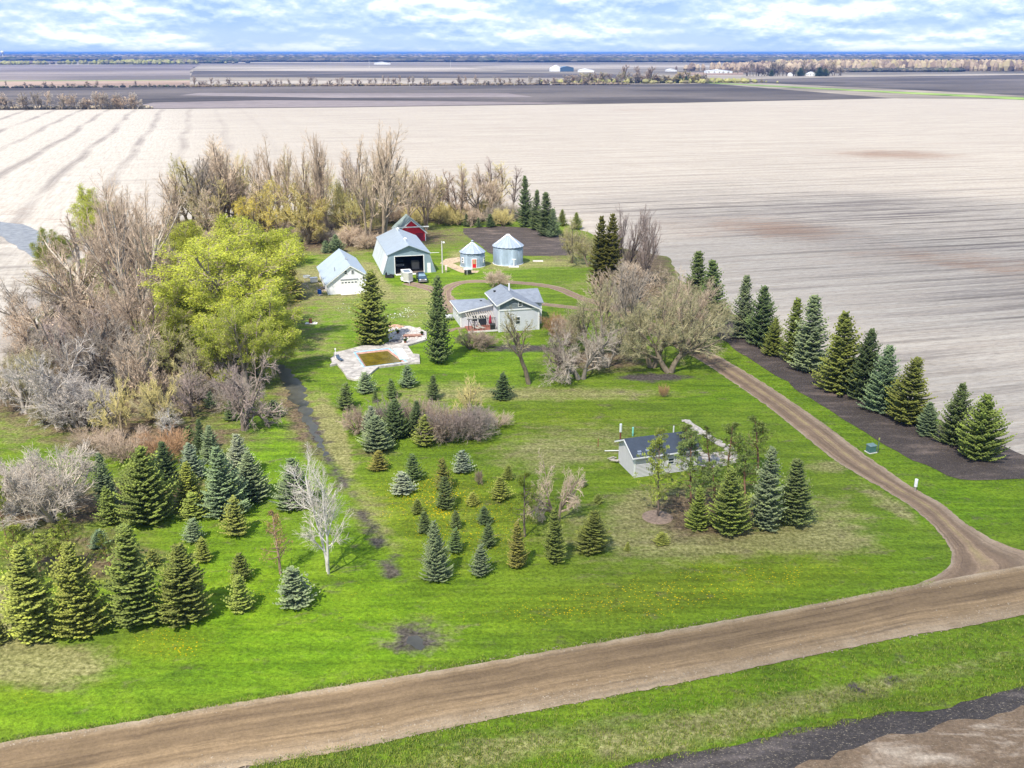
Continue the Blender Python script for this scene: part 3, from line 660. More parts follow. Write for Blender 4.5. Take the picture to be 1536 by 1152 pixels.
# ---------------------------------------------------------------- bare and leafing broadleaf trees
def rot_dir(d, ang, az_):
    u = d.orthogonal().normalized(); w = d.cross(u)
    return (d * math.cos(ang) + (u * math.cos(az_) + w * math.sin(az_)) * math.sin(ang)).normalized()
def grow(seed, lv, stems=1, stem_spread=0.0, r0=.4, rmin=(.1, .06, .035, .022, .018), leaves=None, trunk_lv=1, lean=0):
    """lv: list of dict(n, L, ang, start, up, wob, seg); L absolute for level 0, ratios after"""
    rr = random.Random(seed); T = MB(); C = MB(); ends = []
    def emit(p, q, a, b, l):
        a = max(a, rmin[min(l, len(rmin) - 1)]); b = max(b, rmin[min(l, len(rmin) - 1)] * .8)
        if l <= trunk_lv: T.tube(p, q, a, b, 7 if l == 0 else 5, False)
        else:
            C.tv = rr.uniform(.2, .8); C.tube(p, q, a, b, 3, False)
    def rec(p, d, L, r, l, ctx=1.0):
        s = lv[l]; seg = s.get('seg', 3); pts = [(p, d, r)]
        for i in range(seg):
            d = (d + Vector((rr.gauss(0, 1), rr.gauss(0, 1), rr.gauss(0, 1))) * s.get('wob', .1) + Vector((0, 0, s.get('up', .05)))).normalized()
            q = p + d * (L / seg); r2 = r * (1 - .62 / seg)
            if q.z < .15: q.z = .15 + rr.random() * .1
            emit(p, q, r, r2, l); p = q; r = r2; pts.append((p, d, r))
        if l + 1 < len(lv):
            c = lv[l + 1]; n = c['n']
            for k in range(n):
                t = c.get('start', .25) + (1 - c.get('start', .25)) * (k + rr.random()) / n
                j = min(int(t * seg), seg - 1); f = t * seg - j
                pp = pts[j][0].lerp(pts[j + 1][0], f); dd = pts[j + 1][1]
                ang = R(c['ang']) * rr.uniform(.7, 1.3)
                if k == n - 1: ang *= .4
                nd = rot_dir(dd, ang, rr.random() * 6.283)
                rec(pp, nd, L * c['L'] * rr.uniform(.7, 1.2) * (1.15 - c.get('taper', .45) * t), pts[j][2] * c.get('rr', .55), l + 1)
        else: ends.append((p, d, L))
    for k in range(stems):
        a = 2 * math.pi * (k + rr.random() * .5) / stems
        d = Vector((math.cos(a) * stem_spread + lean, math.sin(a) * stem_spread, 1)).normalized()
        rec(Vector((math.cos(a) * .25 * (stems > 1), math.sin(a) * .25 * (stems > 1), 0)), d, lv[0]['L'] * rr.uniform(.85, 1.1), r0, 0)
    lf = MB()
    if leaves:
        n, sz, jit = leaves
        for i in range(n):
            p, d, L = ends[rr.randrange(len(ends))]
            c = p - d * L * rr.random() * .9 + Vector((rr.gauss(0, jit), rr.gauss(0, jit), rr.gauss(0, jit) * .7 - jit * .3))
            if c.z < .3: continue
            u = (d * 1.6 + Vector((rr.gauss(0, .6), rr.gauss(0, .6), rr.gauss(-.2, .6)))).normalized(); w = u.orthogonal().normalized()
            q = sz * rr.uniform(.6, 1.3); lf.tv = rr.random()
            lf.add([c - u * q, c + w * q * .34, c + u * q, c - w * q * .34], [(0, 1, 2, 3)])
    zs = max(max(v[2] for v in C.v), 1e-3); xs = sorted(math.hypot(v[0], v[1]) for v in C.v); rad = xs[int(len(xs) * .97)]
    return (T.mesh('tree_trunk', M_bark, True), C.mesh('tree_twigs', M_twig), lf.mesh('tree_leaves', M_leaf) if leaves else None, zs, rad)
def D(**k): return k
rm = (.15, .065, .030, .017, .011)
cot = [grow(s, [D(L=20, seg=7, wob=.05, up=.03), D(n=12, L=.50, ang=34, start=.22, up=.12, wob=.09, seg=5, taper=.55), D(n=8, L=.42, ang=36, up=.09, wob=.1, seg=3), D(n=6, L=.42, ang=36, up=.06, wob=.1, seg=2), D(n=6, L=.55, ang=32, up=.05, wob=.08, seg=1)],
            stems=1 + (s % 2), stem_spread=.16, r0=.5, rmin=rm) for s in (21, 22, 23)]
cotb = [grow(s, [D(L=17, seg=6, wob=.05, up=.05), D(n=13, L=.62, ang=24, start=.1, up=.14, wob=.06, seg=5, taper=.4), D(n=8, L=.42, ang=28, up=.10, wob=.08, seg=3), D(n=7, L=.42, ang=30, up=.06, wob=.09, seg=2), D(n=5, L=.5, ang=28, up=.05, wob=.08, seg=1)],
            stems=2, stem_spread=.12, r0=.45, rmin=rm) for s in (24,)]
pop = [grow(s, [D(L=13, seg=6, wob=.045, up=.05), D(n=14, L=.30, ang=32, start=.25, up=.13, wob=.1, seg=3, taper=.5), D(n=6, L=.45, ang=35, up=.08, wob=.12, seg=2), D(n=8, L=.55, ang=35, up=.05, wob=.12, seg=2)],
            stems=1 + s % 2, stem_spread=.1, r0=.22, rmin=(.1, .045, .022, .013)) for s in (31, 32, 33)]
wil = [grow(s, [D(L=5.5, seg=5, wob=.10, up=.02), D(n=7, L=1.05, ang=42, start=.35, up=.03, wob=.13, seg=6, taper=.2), D(n=8, L=.46, ang=45, up=.02, wob=.15, seg=3), D(n=7, L=.45, ang=48, up=-.03, wob=.16, seg=2), D(n=6, L=.55, ang=45, up=-.06, wob=.15, seg=2)],
            stems=2, stem_spread=.42, r0=.5, rmin=(.2, .09, .038, .018, .012), leaves=(7000, .10, .22)) for s in (41, 42)]
app = [grow(s, [D(L=1.6, seg=3, wob=.10, up=.02), D(n=6, L=1.8, ang=48, start=.4, up=.03, wob=.16, seg=5, taper=.1), D(n=8, L=.45, ang=50, up=.02, wob=.18, seg=3), D(n=8, L=.45, ang=50, up=0, wob=.18, seg=2), D(n=6, L=.55, ang=50, up=-.03, wob=.15, seg=1)],
            stems=2, stem_spread=.35, r0=.26, rmin=(.14, .055, .024, .012, .008)) for s in (51, 52)]
shb = [grow(s, [D(L=2.6, seg=4, wob=.10, up=.03), D(n=7, L=.55, ang=28, start=.1, up=.05, wob=.12, seg=2), D(n=6, L=.5, ang=32, up=.03, wob=.12, seg=2), D(n=4, L=.6, ang=32, up=.0, wob=.1, seg=1)],
            stems=26, stem_spread=.85, r0=.035, rmin=(.020, .012, .009, .007), trunk_lv=0) for s in (61, 62)]
bir = [grow(s, [D(L=11, seg=7, wob=.05, up=.05), D(n=15, L=.34, ang=38, start=.2, up=.10, wob=.13, seg=4, taper=.4), D(n=9, L=.5, ang=42, up=.05, wob=.14, seg=3), D(n=10, L=.5, ang=42, up=.02, wob=.14, seg=2)],
            stems=2, stem_spread=.16, r0=.17, rmin=(.11, .04, .018, .011)) for s in (71,)]
gna = [grow(s, [D(L=9, seg=7, wob=.09, up=.02), D(n=8, L=.42, ang=40, start=.5, up=.08, wob=.14, seg=4, taper=.1), D(n=8, L=.5, ang=42, up=.06, wob=.14, seg=3), D(n=9, L=.5, ang=42, up=.03, wob=.13, seg=2)],
            stems=1, r0=.42, rmin=(.26, .07, .028, .014), leaves=(900, .10, .15), lean=-.15) for s in (81,)]
lww = [grow(s, [D(L=6, seg=5, wob=.10, up=.02), D(n=8, L=1.0, ang=46, start=.3, up=.05, wob=.12, seg=6, taper=.2), D(n=8, L=.48, ang=46, up=.03, wob=.15, seg=3), D(n=7, L=.46, ang=48, up=-.02, wob=.16, seg=2), D(n=4, L=.55, ang=45, up=-.05, wob=.15, seg=1)],
            stems=2, stem_spread=.35, r0=.5, rmin=(.22, .10, .045, .022, .013), leaves=(78000, .085, .22)) for s in (91, 92)]
bsh = [grow(s, [D(L=2.2, seg=3, wob=.12, up=.02), D(n=7, L=1.0, ang=42, start=.2, up=.06, wob=.14, seg=4), D(n=8, L=.5, ang=42, up=.04, wob=.15, seg=3), D(n=12, L=.55, ang=42, up=.02, wob=.15, seg=2)],
            stems=7, stem_spread=.6, r0=.12, rmin=(.06, .028, .013, .009), trunk_lv=0) for s in (95, 96)]
lo = [grow(s, [D(L=10, seg=4, wob=.06, up=.04), D(n=9, L=.45, ang=34, start=.2, up=.1, wob=.1, seg=3, taper=.5), D(n=7, L=.45, ang=38, up=.06, wob=.1, seg=1), D(n=4, L=.5, ang=36, up=.04, wob=.1, seg=1)],
            stems=1 + s % 2, stem_spread=.2, r0=.25, rmin=(.22, .14, .09, .07)) for s in (101, 102, 103, 104)]
KIND = dict(cot=cot, cotb=cotb, pop=pop, wil=wil, app=app, shb=shb, bir=bir, gna=gna, lww=lww, bsh=bsh, lo=lo)
C_ = dict(ctw=((.46, .41, .34), (.38, .30, .225)), tan=((.24, .19, .14), (.44, .35, .26)), gry=((.17, .15, .125), (.29, .25, .205)), pur=((.15, .12, .10), (.27, .215, .19)), pal=((.42, .37, .31), (.50, .44, .37)), ylw=((.20, .16, .10), (.42, .36, .15)),
          brn=((.16, .12, .09), (.31, .24, .18)), whi=((.60, .57, .53), (.52, .48, .42)), rst=((.2, .14, .1), (.33, .20, .11)), olv=((.17, .14, .10), (.31, .28, .16)), dka=((.22, .185, .15), (.27, .21, .17)), sil=((.33, .29, .25), (.36, .325, .29)))
for k_ in C_:
    if k_ not in ('whi', 'pal'): C_[k_] = (tuple(x * 1.25 for x in C_[k_][0]), tuple(min(.7, x * 1.28) for x in C_[k_][1]))
def tree(kind, bx, by, top, w, col, label, leafc=None, rot=None, name='bare_tree', group=None, cat='tree', var=None):
    T, C, Lf, h0, r0 = KIND[kind][rnd.randrange(len(KIND[kind])) if var is None else var]
    x, y = G(bx, by); h = max(.6, top_h(top, y)); r = w / 2 / F * depth(y) * 1.1
    t = thing(name, label, cat, (x, y, .08), rnd.random() * 6.28 if rot is None else rot, group)
    s = (r / r0, r / r0, h / h0); tc, wc = C_[col]; j = rnd.uniform(.9, 1.1)
    L = [('trunk', T, tc), ('twigs', C, wc)]
    if Lf and leafc: L.append(('leaves', Lf, leafc))
    for nm, me, c in L:
        if nm == 'trunk' and kind in ('shb', 'bsh'): nm = 'stems'
        o = bpy.data.objects.new(nm, me); COL.objects.link(o); o.parent = t; o.scale = s; o.color = (c[0] * j, c[1] * j, c[2] * j, 1)
    return t
YG = (.45, .49, .065); YG2 = (.39, .44, .065); OG = (.30, .30, .10); EG = (.30, .28, .16); YL = (.62, .50, .06)
g1 = 'tall bare trees of the windbreak behind the buildings'
BT = [ # kind,bx,by,top,w,colour,label,leaf
 ('cot', 552, 372, 178, 74, 'tan', 'tall bare cottonwood behind the barn, left of the pair', None),
 ('cot', 576, 374, 176, 76, 'tan', 'tallest bare cottonwood behind the barn with wide upright crown', None),
 ('cot', 468, 362, 196, 50, 'tan', 'tall thin bare cottonwood left of the barn pair', None),
 ('cot', 492, 362, 186, 50, 'tan', 'tall bare cottonwood with a kinked trunk left of the barn', None),
 ('cot', 428, 358, 200, 66, 'tan', 'tall forked bare cottonwood above the willow', None),
 ('cotb', 335, 352, 198, 120, 'tan', 'broad bare cottonwood with many fine twigs at the upper left', None),
 ('cotb', 385, 352, 215, 90, 'tan', 'bare cottonwood right of the broad one above the willow', None),
 ('cot', 300, 356, 225, 80, 'gry', 'greyish bare cottonwood at the left end of the windbreak', None),
 ('cot', 640, 345, 242, 50, 'tan', 'bare tree directly above the red barn roof', None),
 ('cot', 612, 350, 236, 54, 'tan', 'bare tree just left above the red barn', None),
 ('wil', 535, 362, 262, 90, 'ylw', 'twisted yellowish willow behind the barn', OG),
 ('wil', 460, 366, 268, 100, 'ylw', 'yellow budding willow among the tall trunks', YL),
 ('wil', 395, 366, 262, 90, 'ylw', 'yellow budding willow at the left of the windbreak', YL),
 ('cotb', 207, 505, 252, 160, 'ctw', 'huge pale cottonwood with a white forked trunk at the left', None),
 ('cot', 190, 470, 262, 110, 'tan', 'tan upright bare tree just behind the huge pale cottonwood', None),
 ('cotb', 232, 480, 270, 110, 'tan', 'bare tree between the huge cottonwood and the large willow', None),
 ('cot', 160, 455, 300, 90, 'tan', 'slender tan bare tree left behind the huge cottonwood', None),
 ('wil', 105, 480, 350, 120, 'tan', 'wide tan bare willow above the left grove by the pond', OG),
 ('app', 60, 500, 400, 110, 'gry', 'grey bare tree at the field side of the left grove', None),
 ('app', 200, 540, 400, 130, 'brn', 'brown twiggy tree around the huge cottonwood trunk', None),
 ('app', 130, 600, 450, 120, 'gry', 'dense greyish tree in the lower left grove', None),
 ('app', 215, 610, 480, 110, 'tan', 'tan twiggy tree in the lower middle of the left grove', None),
 ('lww', 300, 540, 410, 130, 'dka', 'yellow-green willow crown low behind the olive trees', YG2),
 ('lww', 365, 590, 455, 110, 'dka', 'lowest yellow-green willow leaning toward the creek', YG2),
 ('lww', 425, 500, 400, 76, 'dka', 'thin yellow-green willow at the lawn edge above the creek', YG2),
 ('cot', 134, 500, 318, 130, 'ctw', 'leaning pale bare tree left of the huge cottonwood', None),
 ('lww', 335, 520, 338, 205, 'dka', 'largest bright yellow-green willow beside the garage', YG),
 ('lww', 375, 450, 325, 150, 'dka', 'yellow-green willow behind the largest one', YG),
 ('lww', 300, 430, 325, 120, 'dka', 'rounded yellow-green willow top left of the garage', YG),
 ('lww', 390, 560, 430, 120, 'dka', 'low spreading yellow-green willow above the creek', YG2),
 ('lww', 140, 395, 278, 74, 'dka', 'yellow-green willow behind the huge bare cottonwood', YG),
 ('lww', 92, 420, 340, 60, 'dka', 'small yellow-green willow by the pond', YG2),
 ('lww', 425, 400, 350, 64, 'dka', 'small yellow-green willow left of the garage roof', YG),
 ('wil', 270, 560, 470, 120, 'olv', 'olive twiggy willow in front of the cottonwood', YG2),
 ('wil', 300, 590, 500, 90, 'olv', 'thin olive tree right of the twiggy willow', OG),
 ('app', 85, 635, 505, 150, 'sil', 'big silvery grey thicket tree at the left edge', None),
 ('app', 40, 620, 520, 100, 'sil', 'silvery bare tree half out at the left edge', None),
 ('bsh', 120, 640, 560, 110, 'sil', 'low tangled silver shrub under the big thicket tree', None),
 ('app', 180, 600, 455, 120, 'gry', 'brown bare tree in the dense left grove', None),
 ('cot', 165, 590, 430, 90, 'brn', 'dark-trunked bare tree in the dense left grove', None),
 ('cot', 230, 560, 420, 80, 'brn', 'slim bare tree right of the huge cottonwood trunk', None),
 ('app', 110, 560, 440, 130, 'pur', 'purplish bare tree at the middle of the left grove', None),
 ('app', 60, 540, 430, 110, 'tan', 'tan bare tree above the silver thicket', None),
 ('app', 150, 510, 400, 140, 'tan', 'tan twiggy tree behind the purplish one', None),
 ('app', 240, 640, 545, 90, 'ylw', 'yellowish small tree with forked pale trunk below the grove', None),
 ('app', 184, 655, 560, 76, 'ylw', 'yellowish forked tree right of the silver thicket', None),
 ('app', 290, 625, 540, 80, 'pur', 'small grey-purple tree left of the larger one', None),
 ('app', 366, 645, 524, 112, 'pur', 'grey-purple tree with a dark short trunk by the creek', None),
 ('app', 330, 580, 500, 100, 'pur', 'grey-purple tree top behind the one by the creek', None),
 ('bir', 255, 655, 610, 50, 'whi', 'thin whitish sapling tree below the left grove', None),
 ('bsh', 80, 780, 668, 150, 'pal', 'wide pale grey bare bush at the left', None),
 ('bsh', 20, 770, 690, 90, 'pal', 'pale grey bare bush half out at the left edge', None),
 ('bir', 492, 860, 672, 92, 'whi', 'white double-trunked bare birch beside the creek', None),
 ('gna', 793, 577, 452, 84, 'olv', 'gnarled thick-trunked tree standing before the house', EG),
 ('app', 872, 570, 486, 110, 'gry', 'spreading apple tree with a pale forked trunk', None),
 ('app', 835, 562, 492, 76, 'pur', 'dense twiggy tree left of the spreading apple tree', None),
 ('wil', 888, 535, 412, 90, 'olv', 'budding tree between the house and the driveway', EG),
 ('wil', 910, 552, 470, 80, 'gry', 'grey twiggy tree left of the large drive-side willow', None),
 ('wil', 978, 552, 410, 110, 'olv', 'large willow with dark leaning trunks beside the driveway', EG),
 ('wil', 1004, 560, 440, 150, 'olv', 'low sweeping willow hanging over the driveway', EG),
 ('wil', 1050, 520, 415, 110, 'olv', 'budding willow in front of the two field-edge spruces', EG),
 ('cot', 960, 470, 385, 90, 'tan', 'brownish bare tree behind the large drive-side willow', None),
 ('cot', 944, 522, 388, 74, 'gry', 'upright grey-brown bare tree left of the large drive-side willow', None),
 ('cotb', 1022, 532, 400, 90, 'tan', 'upright fine-branched bare tree at the drive bend', None),
 ('cot', 905, 500, 392, 64, 'tan', 'upright tan bare tree between the house and the drive bend', None),
 ('wil', 1010, 480, 395, 90, 'tan', 'tan bare willow between driveway and field', EG),
 ('cotb', 934, 425, 302, 66, 'pur', 'tall purplish bare tree right of the two-topped spruce', None),
 ('cotb', 968, 430, 312, 64, 'pur', 'purplish bare tree at the field edge', None),
 ('wil', 858, 395, 322, 58, 'olv', 'round olive tree by the garden plot', (.36, .32, .10)),
 ('wil', 882, 400, 350, 40, 'olv', 'smaller olive tree right of the round one', (.34, .31, .10)),
 ('bsh', 745, 431, 404, 42, 'tan', 'round brown bush on the lawn behind the house', None),
 ('bsh', 706, 524, 494, 52, 'brn', 'low brown shrub beside the patio', None),
 ('bsh', 730, 520, 500, 36, 'brn', 'low shrub at the patio corner', None),
 ('bsh', 830, 505, 468, 40, 'rst', 'rusty shrub at the right house corner', None),
 ('bsh', 852, 520, 470, 50, 'brn', 'brown shrub right of the rusty one', None),
 ('bsh', 536, 652, 610, 46, 'brn', 'round brown shrub left of the central spruce clump', None),
 ('shb', 585, 640, 594, 60, 'pur', 'purple-brown shrub behind the spruce clump, left', None),
 ('shb', 628, 642, 592, 60, 'brn', 'purple-brown shrub behind the spruce clump, right', None),
 ('shb', 672, 663, 602, 70, 'pur', 'large round purple-brown shrub, left half of the big mound', None),
 ('shb', 706, 660, 604, 64, 'pur', 'large round purple-brown shrub, right half of the big mound', None),
 ('bsh', 664, 662, 606, 60, 'brn', 'left shoulder of the round twiggy shrub mound', None),
 ('bsh', 716, 658, 610, 60, 'gry', 'right shoulder of the round twiggy shrub mound', None),
 ('app', 706, 632, 560, 66, 'ylw', 'pale yellowish bare tree behind the round shrub mound', None),
 ('shb', 748, 640, 618, 46, 'tan', 'scrubby low brush right of the shrub mound', None),
 ('app', 835, 782, 682, 84, 'tan', 'pale brown bare tree in the young planting', None),
 ('bsh', 718, 728, 704, 13, 'brn', 'tiny upright brown shrub beside the squat blue spruce', None),
 ('shb', 995, 596, 574, 17, 'rst', 'small orange twiggy bush on the lawn', None),
 ('shb', 250, 692, 640, 76, 'rst', 'reddish brown brush behind the left spruce clump', None),
 ('shb', 190, 690, 640, 80, 'brn', 'brown brush above the grey bush', None),
 ('shb', 140, 680, 640, 70, 'brn', 'brown brush at the left end of the thicket', None)]
for k in BT:
    nm = 'willow_tree' if k[0] in ('lww', 'wil') else ('shrub' if k[0] in ('shb', 'bsh') else ('birch_tree' if k[0] == 'bir' else ('cottonwood_tree' if k[0] in ('cot', 'cotb') else 'bare_tree')))
    tree(*k, name=nm, cat='shrub' if nm == 'shrub' else 'tree', rot=0.0 if k[0] == 'gna' else None)
# the many slimmer trunks of the windbreak
for i in range(42):
    bx = 275 + 500 * (i + rnd.uniform(-.4, .4)) / 42
    k = rnd.choice(['pop', 'pop', 'cot', 'wil'] if bx < 620 else ['pop', 'pop', 'cot'])
    by = rnd.uniform(332, 362) if bx < 560 else rnd.uniform(324, 338)
    top = by - rnd.uniform(70, 125) if bx < 600 else by - rnd.uniform(62, 92)
    tree(k, bx, by, top, rnd.uniform(34, 60) if k != 'wil' else 64, rnd.choice(['tan', 'tan', 'ylw', 'brn', 'pur'] if bx > 500 else ['tan', 'ylw', 'tan']),
         'slender bare tree standing among many alike in the windbreak behind the buildings', OG if k == 'wil' else None, group=g1)
for i in range(44):
    bx = 270 + 510 * (i + rnd.uniform(-.4, .4)) / 44; by = rnd.uniform(345, 374) if bx < 560 else rnd.uniform(328, 340)
    tree('bsh', bx, by, by - rnd.uniform(22, 38), rnd.uniform(30, 46), rnd.choice(['tan', 'tan', 'ylw', 'ylw', 'gry']), 'low tan underbrush shrub beneath the windbreak trees', None, name='shrub', cat='shrub', group='underbrush beneath the windbreak')
for i in range(34):
    bx = rnd.uniform(30, 400); by = rnd.uniform(420, 640)
    tree('bsh', bx, by, by - rnd.uniform(30, 55), rnd.uniform(45, 80), rnd.choice(['tan', 'sil', 'gry', 'olv', 'gry']), 'tangled bare undergrowth shrub inside the dense left grove', None, name='shrub', cat='shrub', group='undergrowth in the left grove')
# white dead limb by the big willow
dl = MB(); rr = random.Random(5)
def limb(p, d, L, r, l):
    for i in range(4):
        d = (d + Vector((rr.gauss(0, .25), rr.gauss(0, .25), rr.gauss(0, .2)))).normalized(); q = p + d * L / 4
        dl.tube(p, q, r, r * .8, 6, False); p = q; r *= .8
        if l < 2 and i > 0: limb(p, rot_dir(d, .8, rr.random() * 6), L * .6, r * .7, l + 1)
gx, gy = G(417, 525); limb(Vector((0, 0, 0)), Vector((-.25, .1, 1)), 7.0, .20, 0)
wd = dl.build('dead_branch', M_bark); wd.location = (gx, gy, .1); wd.color = (.6, .56, .5, 1); tag(wd, 'bleached white dead limb rising at the edge of the big willow', 'dead branch')
# ---------------------------------------------------------------- pines
def pine_mesh(seed, h=8.0, rad=2.2, base=.3, n=26, bare=0):
    rr = random.Random(seed); T = MB(); C = MB(); p = Vector((0, 0, 0)); d = Vector((0, 0, 1)); pts = [p]
    for i in range(7):
        d = (d + Vector((rr.gauss(0, .05), rr.gauss(0, .05), .1))).normalized(); q = p + d * h * .93 / 7
        T.tube(p, q, .15 * (1 - i / 8.5), .15 * (1 - (i + 1) / 8.5), 8, False); p = q; pts.append(p)
    for k in range(n):
        f = base + (1 - base) * (k + rr.random()) / n; j = min(int(f * 7), 6); s = pts[j].lerp(pts[j + 1], f * 7 - j)
        L = rad * (1.15 - .95 * f ** 1.6) * rr.uniform(.6, 1.15); a = rr.random() * 6.283
        dd = Vector((math.cos(a), math.sin(a), rr.uniform(.0, .35) + .5 * f)).normalized()
        q = s + dd * L * .6; e = q + (dd + Vector((0, 0, .3))).normalized() * L * .4
        T.tube(s, q, .045, .03, 4, False); T.tube(q, e, .03, .02, 4, False)
        for c_ in range(rr.randint(6, 9)):
            o = s.lerp(e, rr.uniform(.45, 1.08)) + Vector((rr.gauss(0, .26), rr.gauss(0, .26), rr.gauss(0, .16))) * (L / 1.2)
            tv = rr.uniform(.2, 1)
            for b in range(26 if not bare else 6):
                u = Vector((rr.gauss(0, 1), rr.gauss(0, 1), rr.gauss(.35, .8))).normalized(); w = u.orthogonal().normalized() * .028
                st = o + u * .03; C.tv = tv * rr.uniform(.8, 1.0); l = rr.uniform(.16, .34)
                C.add([st, st + u * l * .5 + w, st + u * l, st + u * l * .5 - w], [(0, 1, 2, 3)])
    return T.mesh('pine_trunk', M_bark, True), C.mesh('pine_needles', M_fol), h, rad
PINE = [pine_mesh(1), pine_mesh(2), pine_mesh(3, 8, 2.6, .2, 34), pine_mesh(4, 7, 1.6, .2, 30, 1)]
def pine(bx, by, top, w, col, label, v, bark=(.26, .15, .10), group=None):
    T, C, h0, r0 = PINE[v]; x, y = G(bx, by); h = top_h(top, y); r = w / 2 / F * depth(y)
    t = thing('pine_tree', label, 'tree', (x, y, .08), rnd.random() * 6, group)
    for nm, me, c in (('trunk', T, bark), ('crown', C, col)):
        o = bpy.data.objects.new(nm, me); COL.objects.link(o); o.parent = t; o.scale = (r / r0, r / r0, h / h0); o.color = (*c, 1)
PG = (.26, .30, .06); PG2 = (.22, .27, .08); PG3 = (.17, .22, .07)
for a in [(987, 776, 640, 62, PG, 'yellow-green pine with a mulch ring at its trunk in front of the shed', 2, (.24, .18, .14)),
          (1036, 756, 645, 72, PG3, 'dense pine leaning over the right half of the shed', 2),
          (1092, 722, 632, 62, PG2, 'pine with a reddish trunk beside the gravel pad', 0),
          (1136, 712, 622, 66, PG2, 'pine nearest the driveway behind the blue spruce', 1),
          (1072, 762, 692, 74, PG3, 'dark low pine behind the broad green spruce', 2),
          (1118, 752, 680, 60, PG3, 'dark low pine behind the blue spruce', 1),
          (1026, 700, 635, 50, PG2, 'pine poking above the shed roof end', 0),
          (1065, 705, 640, 50, PG2, 'thin pine beside the white rock border', 1),
          (787, 806, 708, 62, PG, 'thin yellow pine with a bare lower trunk in the young planting', 0, (.2, .16, .13)),
          (25, 862, 785, 64, PG, 'yellow-green pine at the left edge above the big spruces', 2),
          (62, 866, 800, 60, PG, 'yellow-green pine between the left edge and the first big spruce', 0),
          (118, 850, 768, 66, PG, 'light pine rising behind the second big spruce', 1),
          (92, 858, 792, 50, PG, 'small light pine behind the first big spruce', 0),
          (170, 862, 800, 50, PG, 'light pine behind the tall thin-waisted spruce', 1),
          (10, 810, 692, 34, PG, 'scraggly pine at the left edge beside the grey bush', 0),
          (421, 862, 762, 48, (.30, .20, .10), 'dying orange-brown pine with bare lower branches', 3, (.38, .26, .2)),
          (434, 380, 340, 30, PG, 'light green conifer behind the willow beside the garage', 1)]: pine(*a)
spruce(433, 385, 454, 40, 'o', 'ragged half-dead spruce poking out of the willow beside the garage', kind='o')
# ---------------------------------------------------------------- far shelterbelts and farmsteads' trees
def farrow(pts, n, hpx, wpx, cols, label, group, kind='lo', leafp=0):
    seg = [(pts[i], pts[i + 1]) for i in range(len(pts) - 1)]
    for i in range(n):
        f = (i + rnd.uniform(-.45, .45)) / n * len(seg); f = min(max(f, 0), len(seg) - 1e-3); (a, b) = seg[int(f)]; f -= int(f)
        bx = a[0] + (b[0] - a[0]) * f; by = a[1] + (b[1] - a[1]) * f + rnd.uniform(-.15, .1)
        tree(kind, bx, by, by - rnd.uniform(*hpx), rnd.uniform(*wpx), rnd.choice(cols), label, None, group=group)
farrow([(0, 164.6), (214, 163.8)], 30, (13, 29), (14, 24), ['tan', 'gry', 'pal'], 'bare tree in the scrubby row along the far left field edge', 'bare trees along the far left field edge')
farrow([(144, 163.9), (208, 163.7)], 8, (22, 29), (12, 20), ['pal', 'sil'], 'taller pale bare tree at the right end of the far left row', 'taller pale trees of the far left row')
farrow([(280, 130.5), (940, 127)], 70, (6, 17), (7, 14), ['dka', 'brn', 'gry'], 'dark bare tree in the long distant windbreak across the plowed field', 'bare trees of the long distant windbreak')
farrow([(-20, 132), (250, 131)], 16, (4, 12), (6, 12), ['dka', 'brn', 'pur'], 'scattered dark bare tree left of the long distant windbreak', 'scattered dark trees left of the distant windbreak')
farrow([(848, 126), (1065, 124.5)], 46, (10, 19), (14, 24), ['olv', 'brn', 'ylw', 'gry'], 'tree around the distant white farmhouse', 'trees around the distant farmhouse')
farrow([(930, 125), (985, 125)], 3, (26, 30), (18, 24), ['dka', 'brn'], 'tall dark bare tree beside the distant white farmhouse', 'tall bare trees beside the distant farmhouse')
farrow([(1120, 114.5), (1265, 113.6)], 34, (10, 25), (14, 26), ['pur', 'gry', 'tan'], 'tree in the distant grove on the right', 'trees of the distant right grove')
def blobwood(name, label, pts, n, hm, rm_, cols, spread=20, kind='stuff', seed=1, spike=0):
    """far woodland that reads as one mass: thousands of small rough crowns"""
    rr = random.Random(seed); b = MB(); ws = [Vector(G(*p)) for p in pts]
    for i in range(n):
        f = rr.random() * (len(ws) - 1); j = int(f); p = ws[j].lerp(ws[j + 1], f - j)
        x = p.x + rr.gauss(0, spread * .4); y = p.y + rr.uniform(0, spread); h = rr.uniform(*hm); r = rr.uniform(*rm_) * h / hm[1]
        b.tv = rr.random(); n_ = 6; vs = []
        for (zz, k) in ((.05, .7), (.45, 1.0), (.8, .65)):
            for q in range(n_):
                a = 6.283 * (q + rr.random() * .5) / n_; vs.append((x + r * k * math.cos(a) * rr.uniform(.7, 1.15), y + r * k * math.sin(a), h * zz * rr.uniform(.85, 1.1)))
        vs.append((x, y, h))
        b.add(vs, [(k * n_ + q, k * n_ + (q + 1) % n_, (k + 1) * n_ + (q + 1) % n_, (k + 1) * n_ + q) for k in range(2) for q in range(n_)] + [(2 * n_ + q, 2 * n_ + (q + 1) % n_, 3 * n_) for q in range(n_)])
    m, nt, bs = nodes(name); tn = attr(nt, 'tone')
    nt.links.new(ramp(nt, tn, [(i / max(1, len(cols) - 1), c) for i, c in enumerate(cols)]), bs.inputs['Base Color']); bs.inputs['Roughness'].default_value = 1; bs.inputs['Specular IOR Level'].default_value = 0
    o = b.build(name, m); return tag(o, label, 'woods', kind=kind)
TW = [(.13, .10, .09), (.30, .23, .17), (.42, .34, .24), (.34, .29, .16), (.22, .16, .13)]
DW = [(.05, .05, .05), (.09, .085, .07), (.15, .13, .10), (.07, .085, .05)]
GW = [(.14, .12, .08), (.30, .30, .10), (.22, .21, .10), (.36, .34, .14), (.16, .13, .12)]
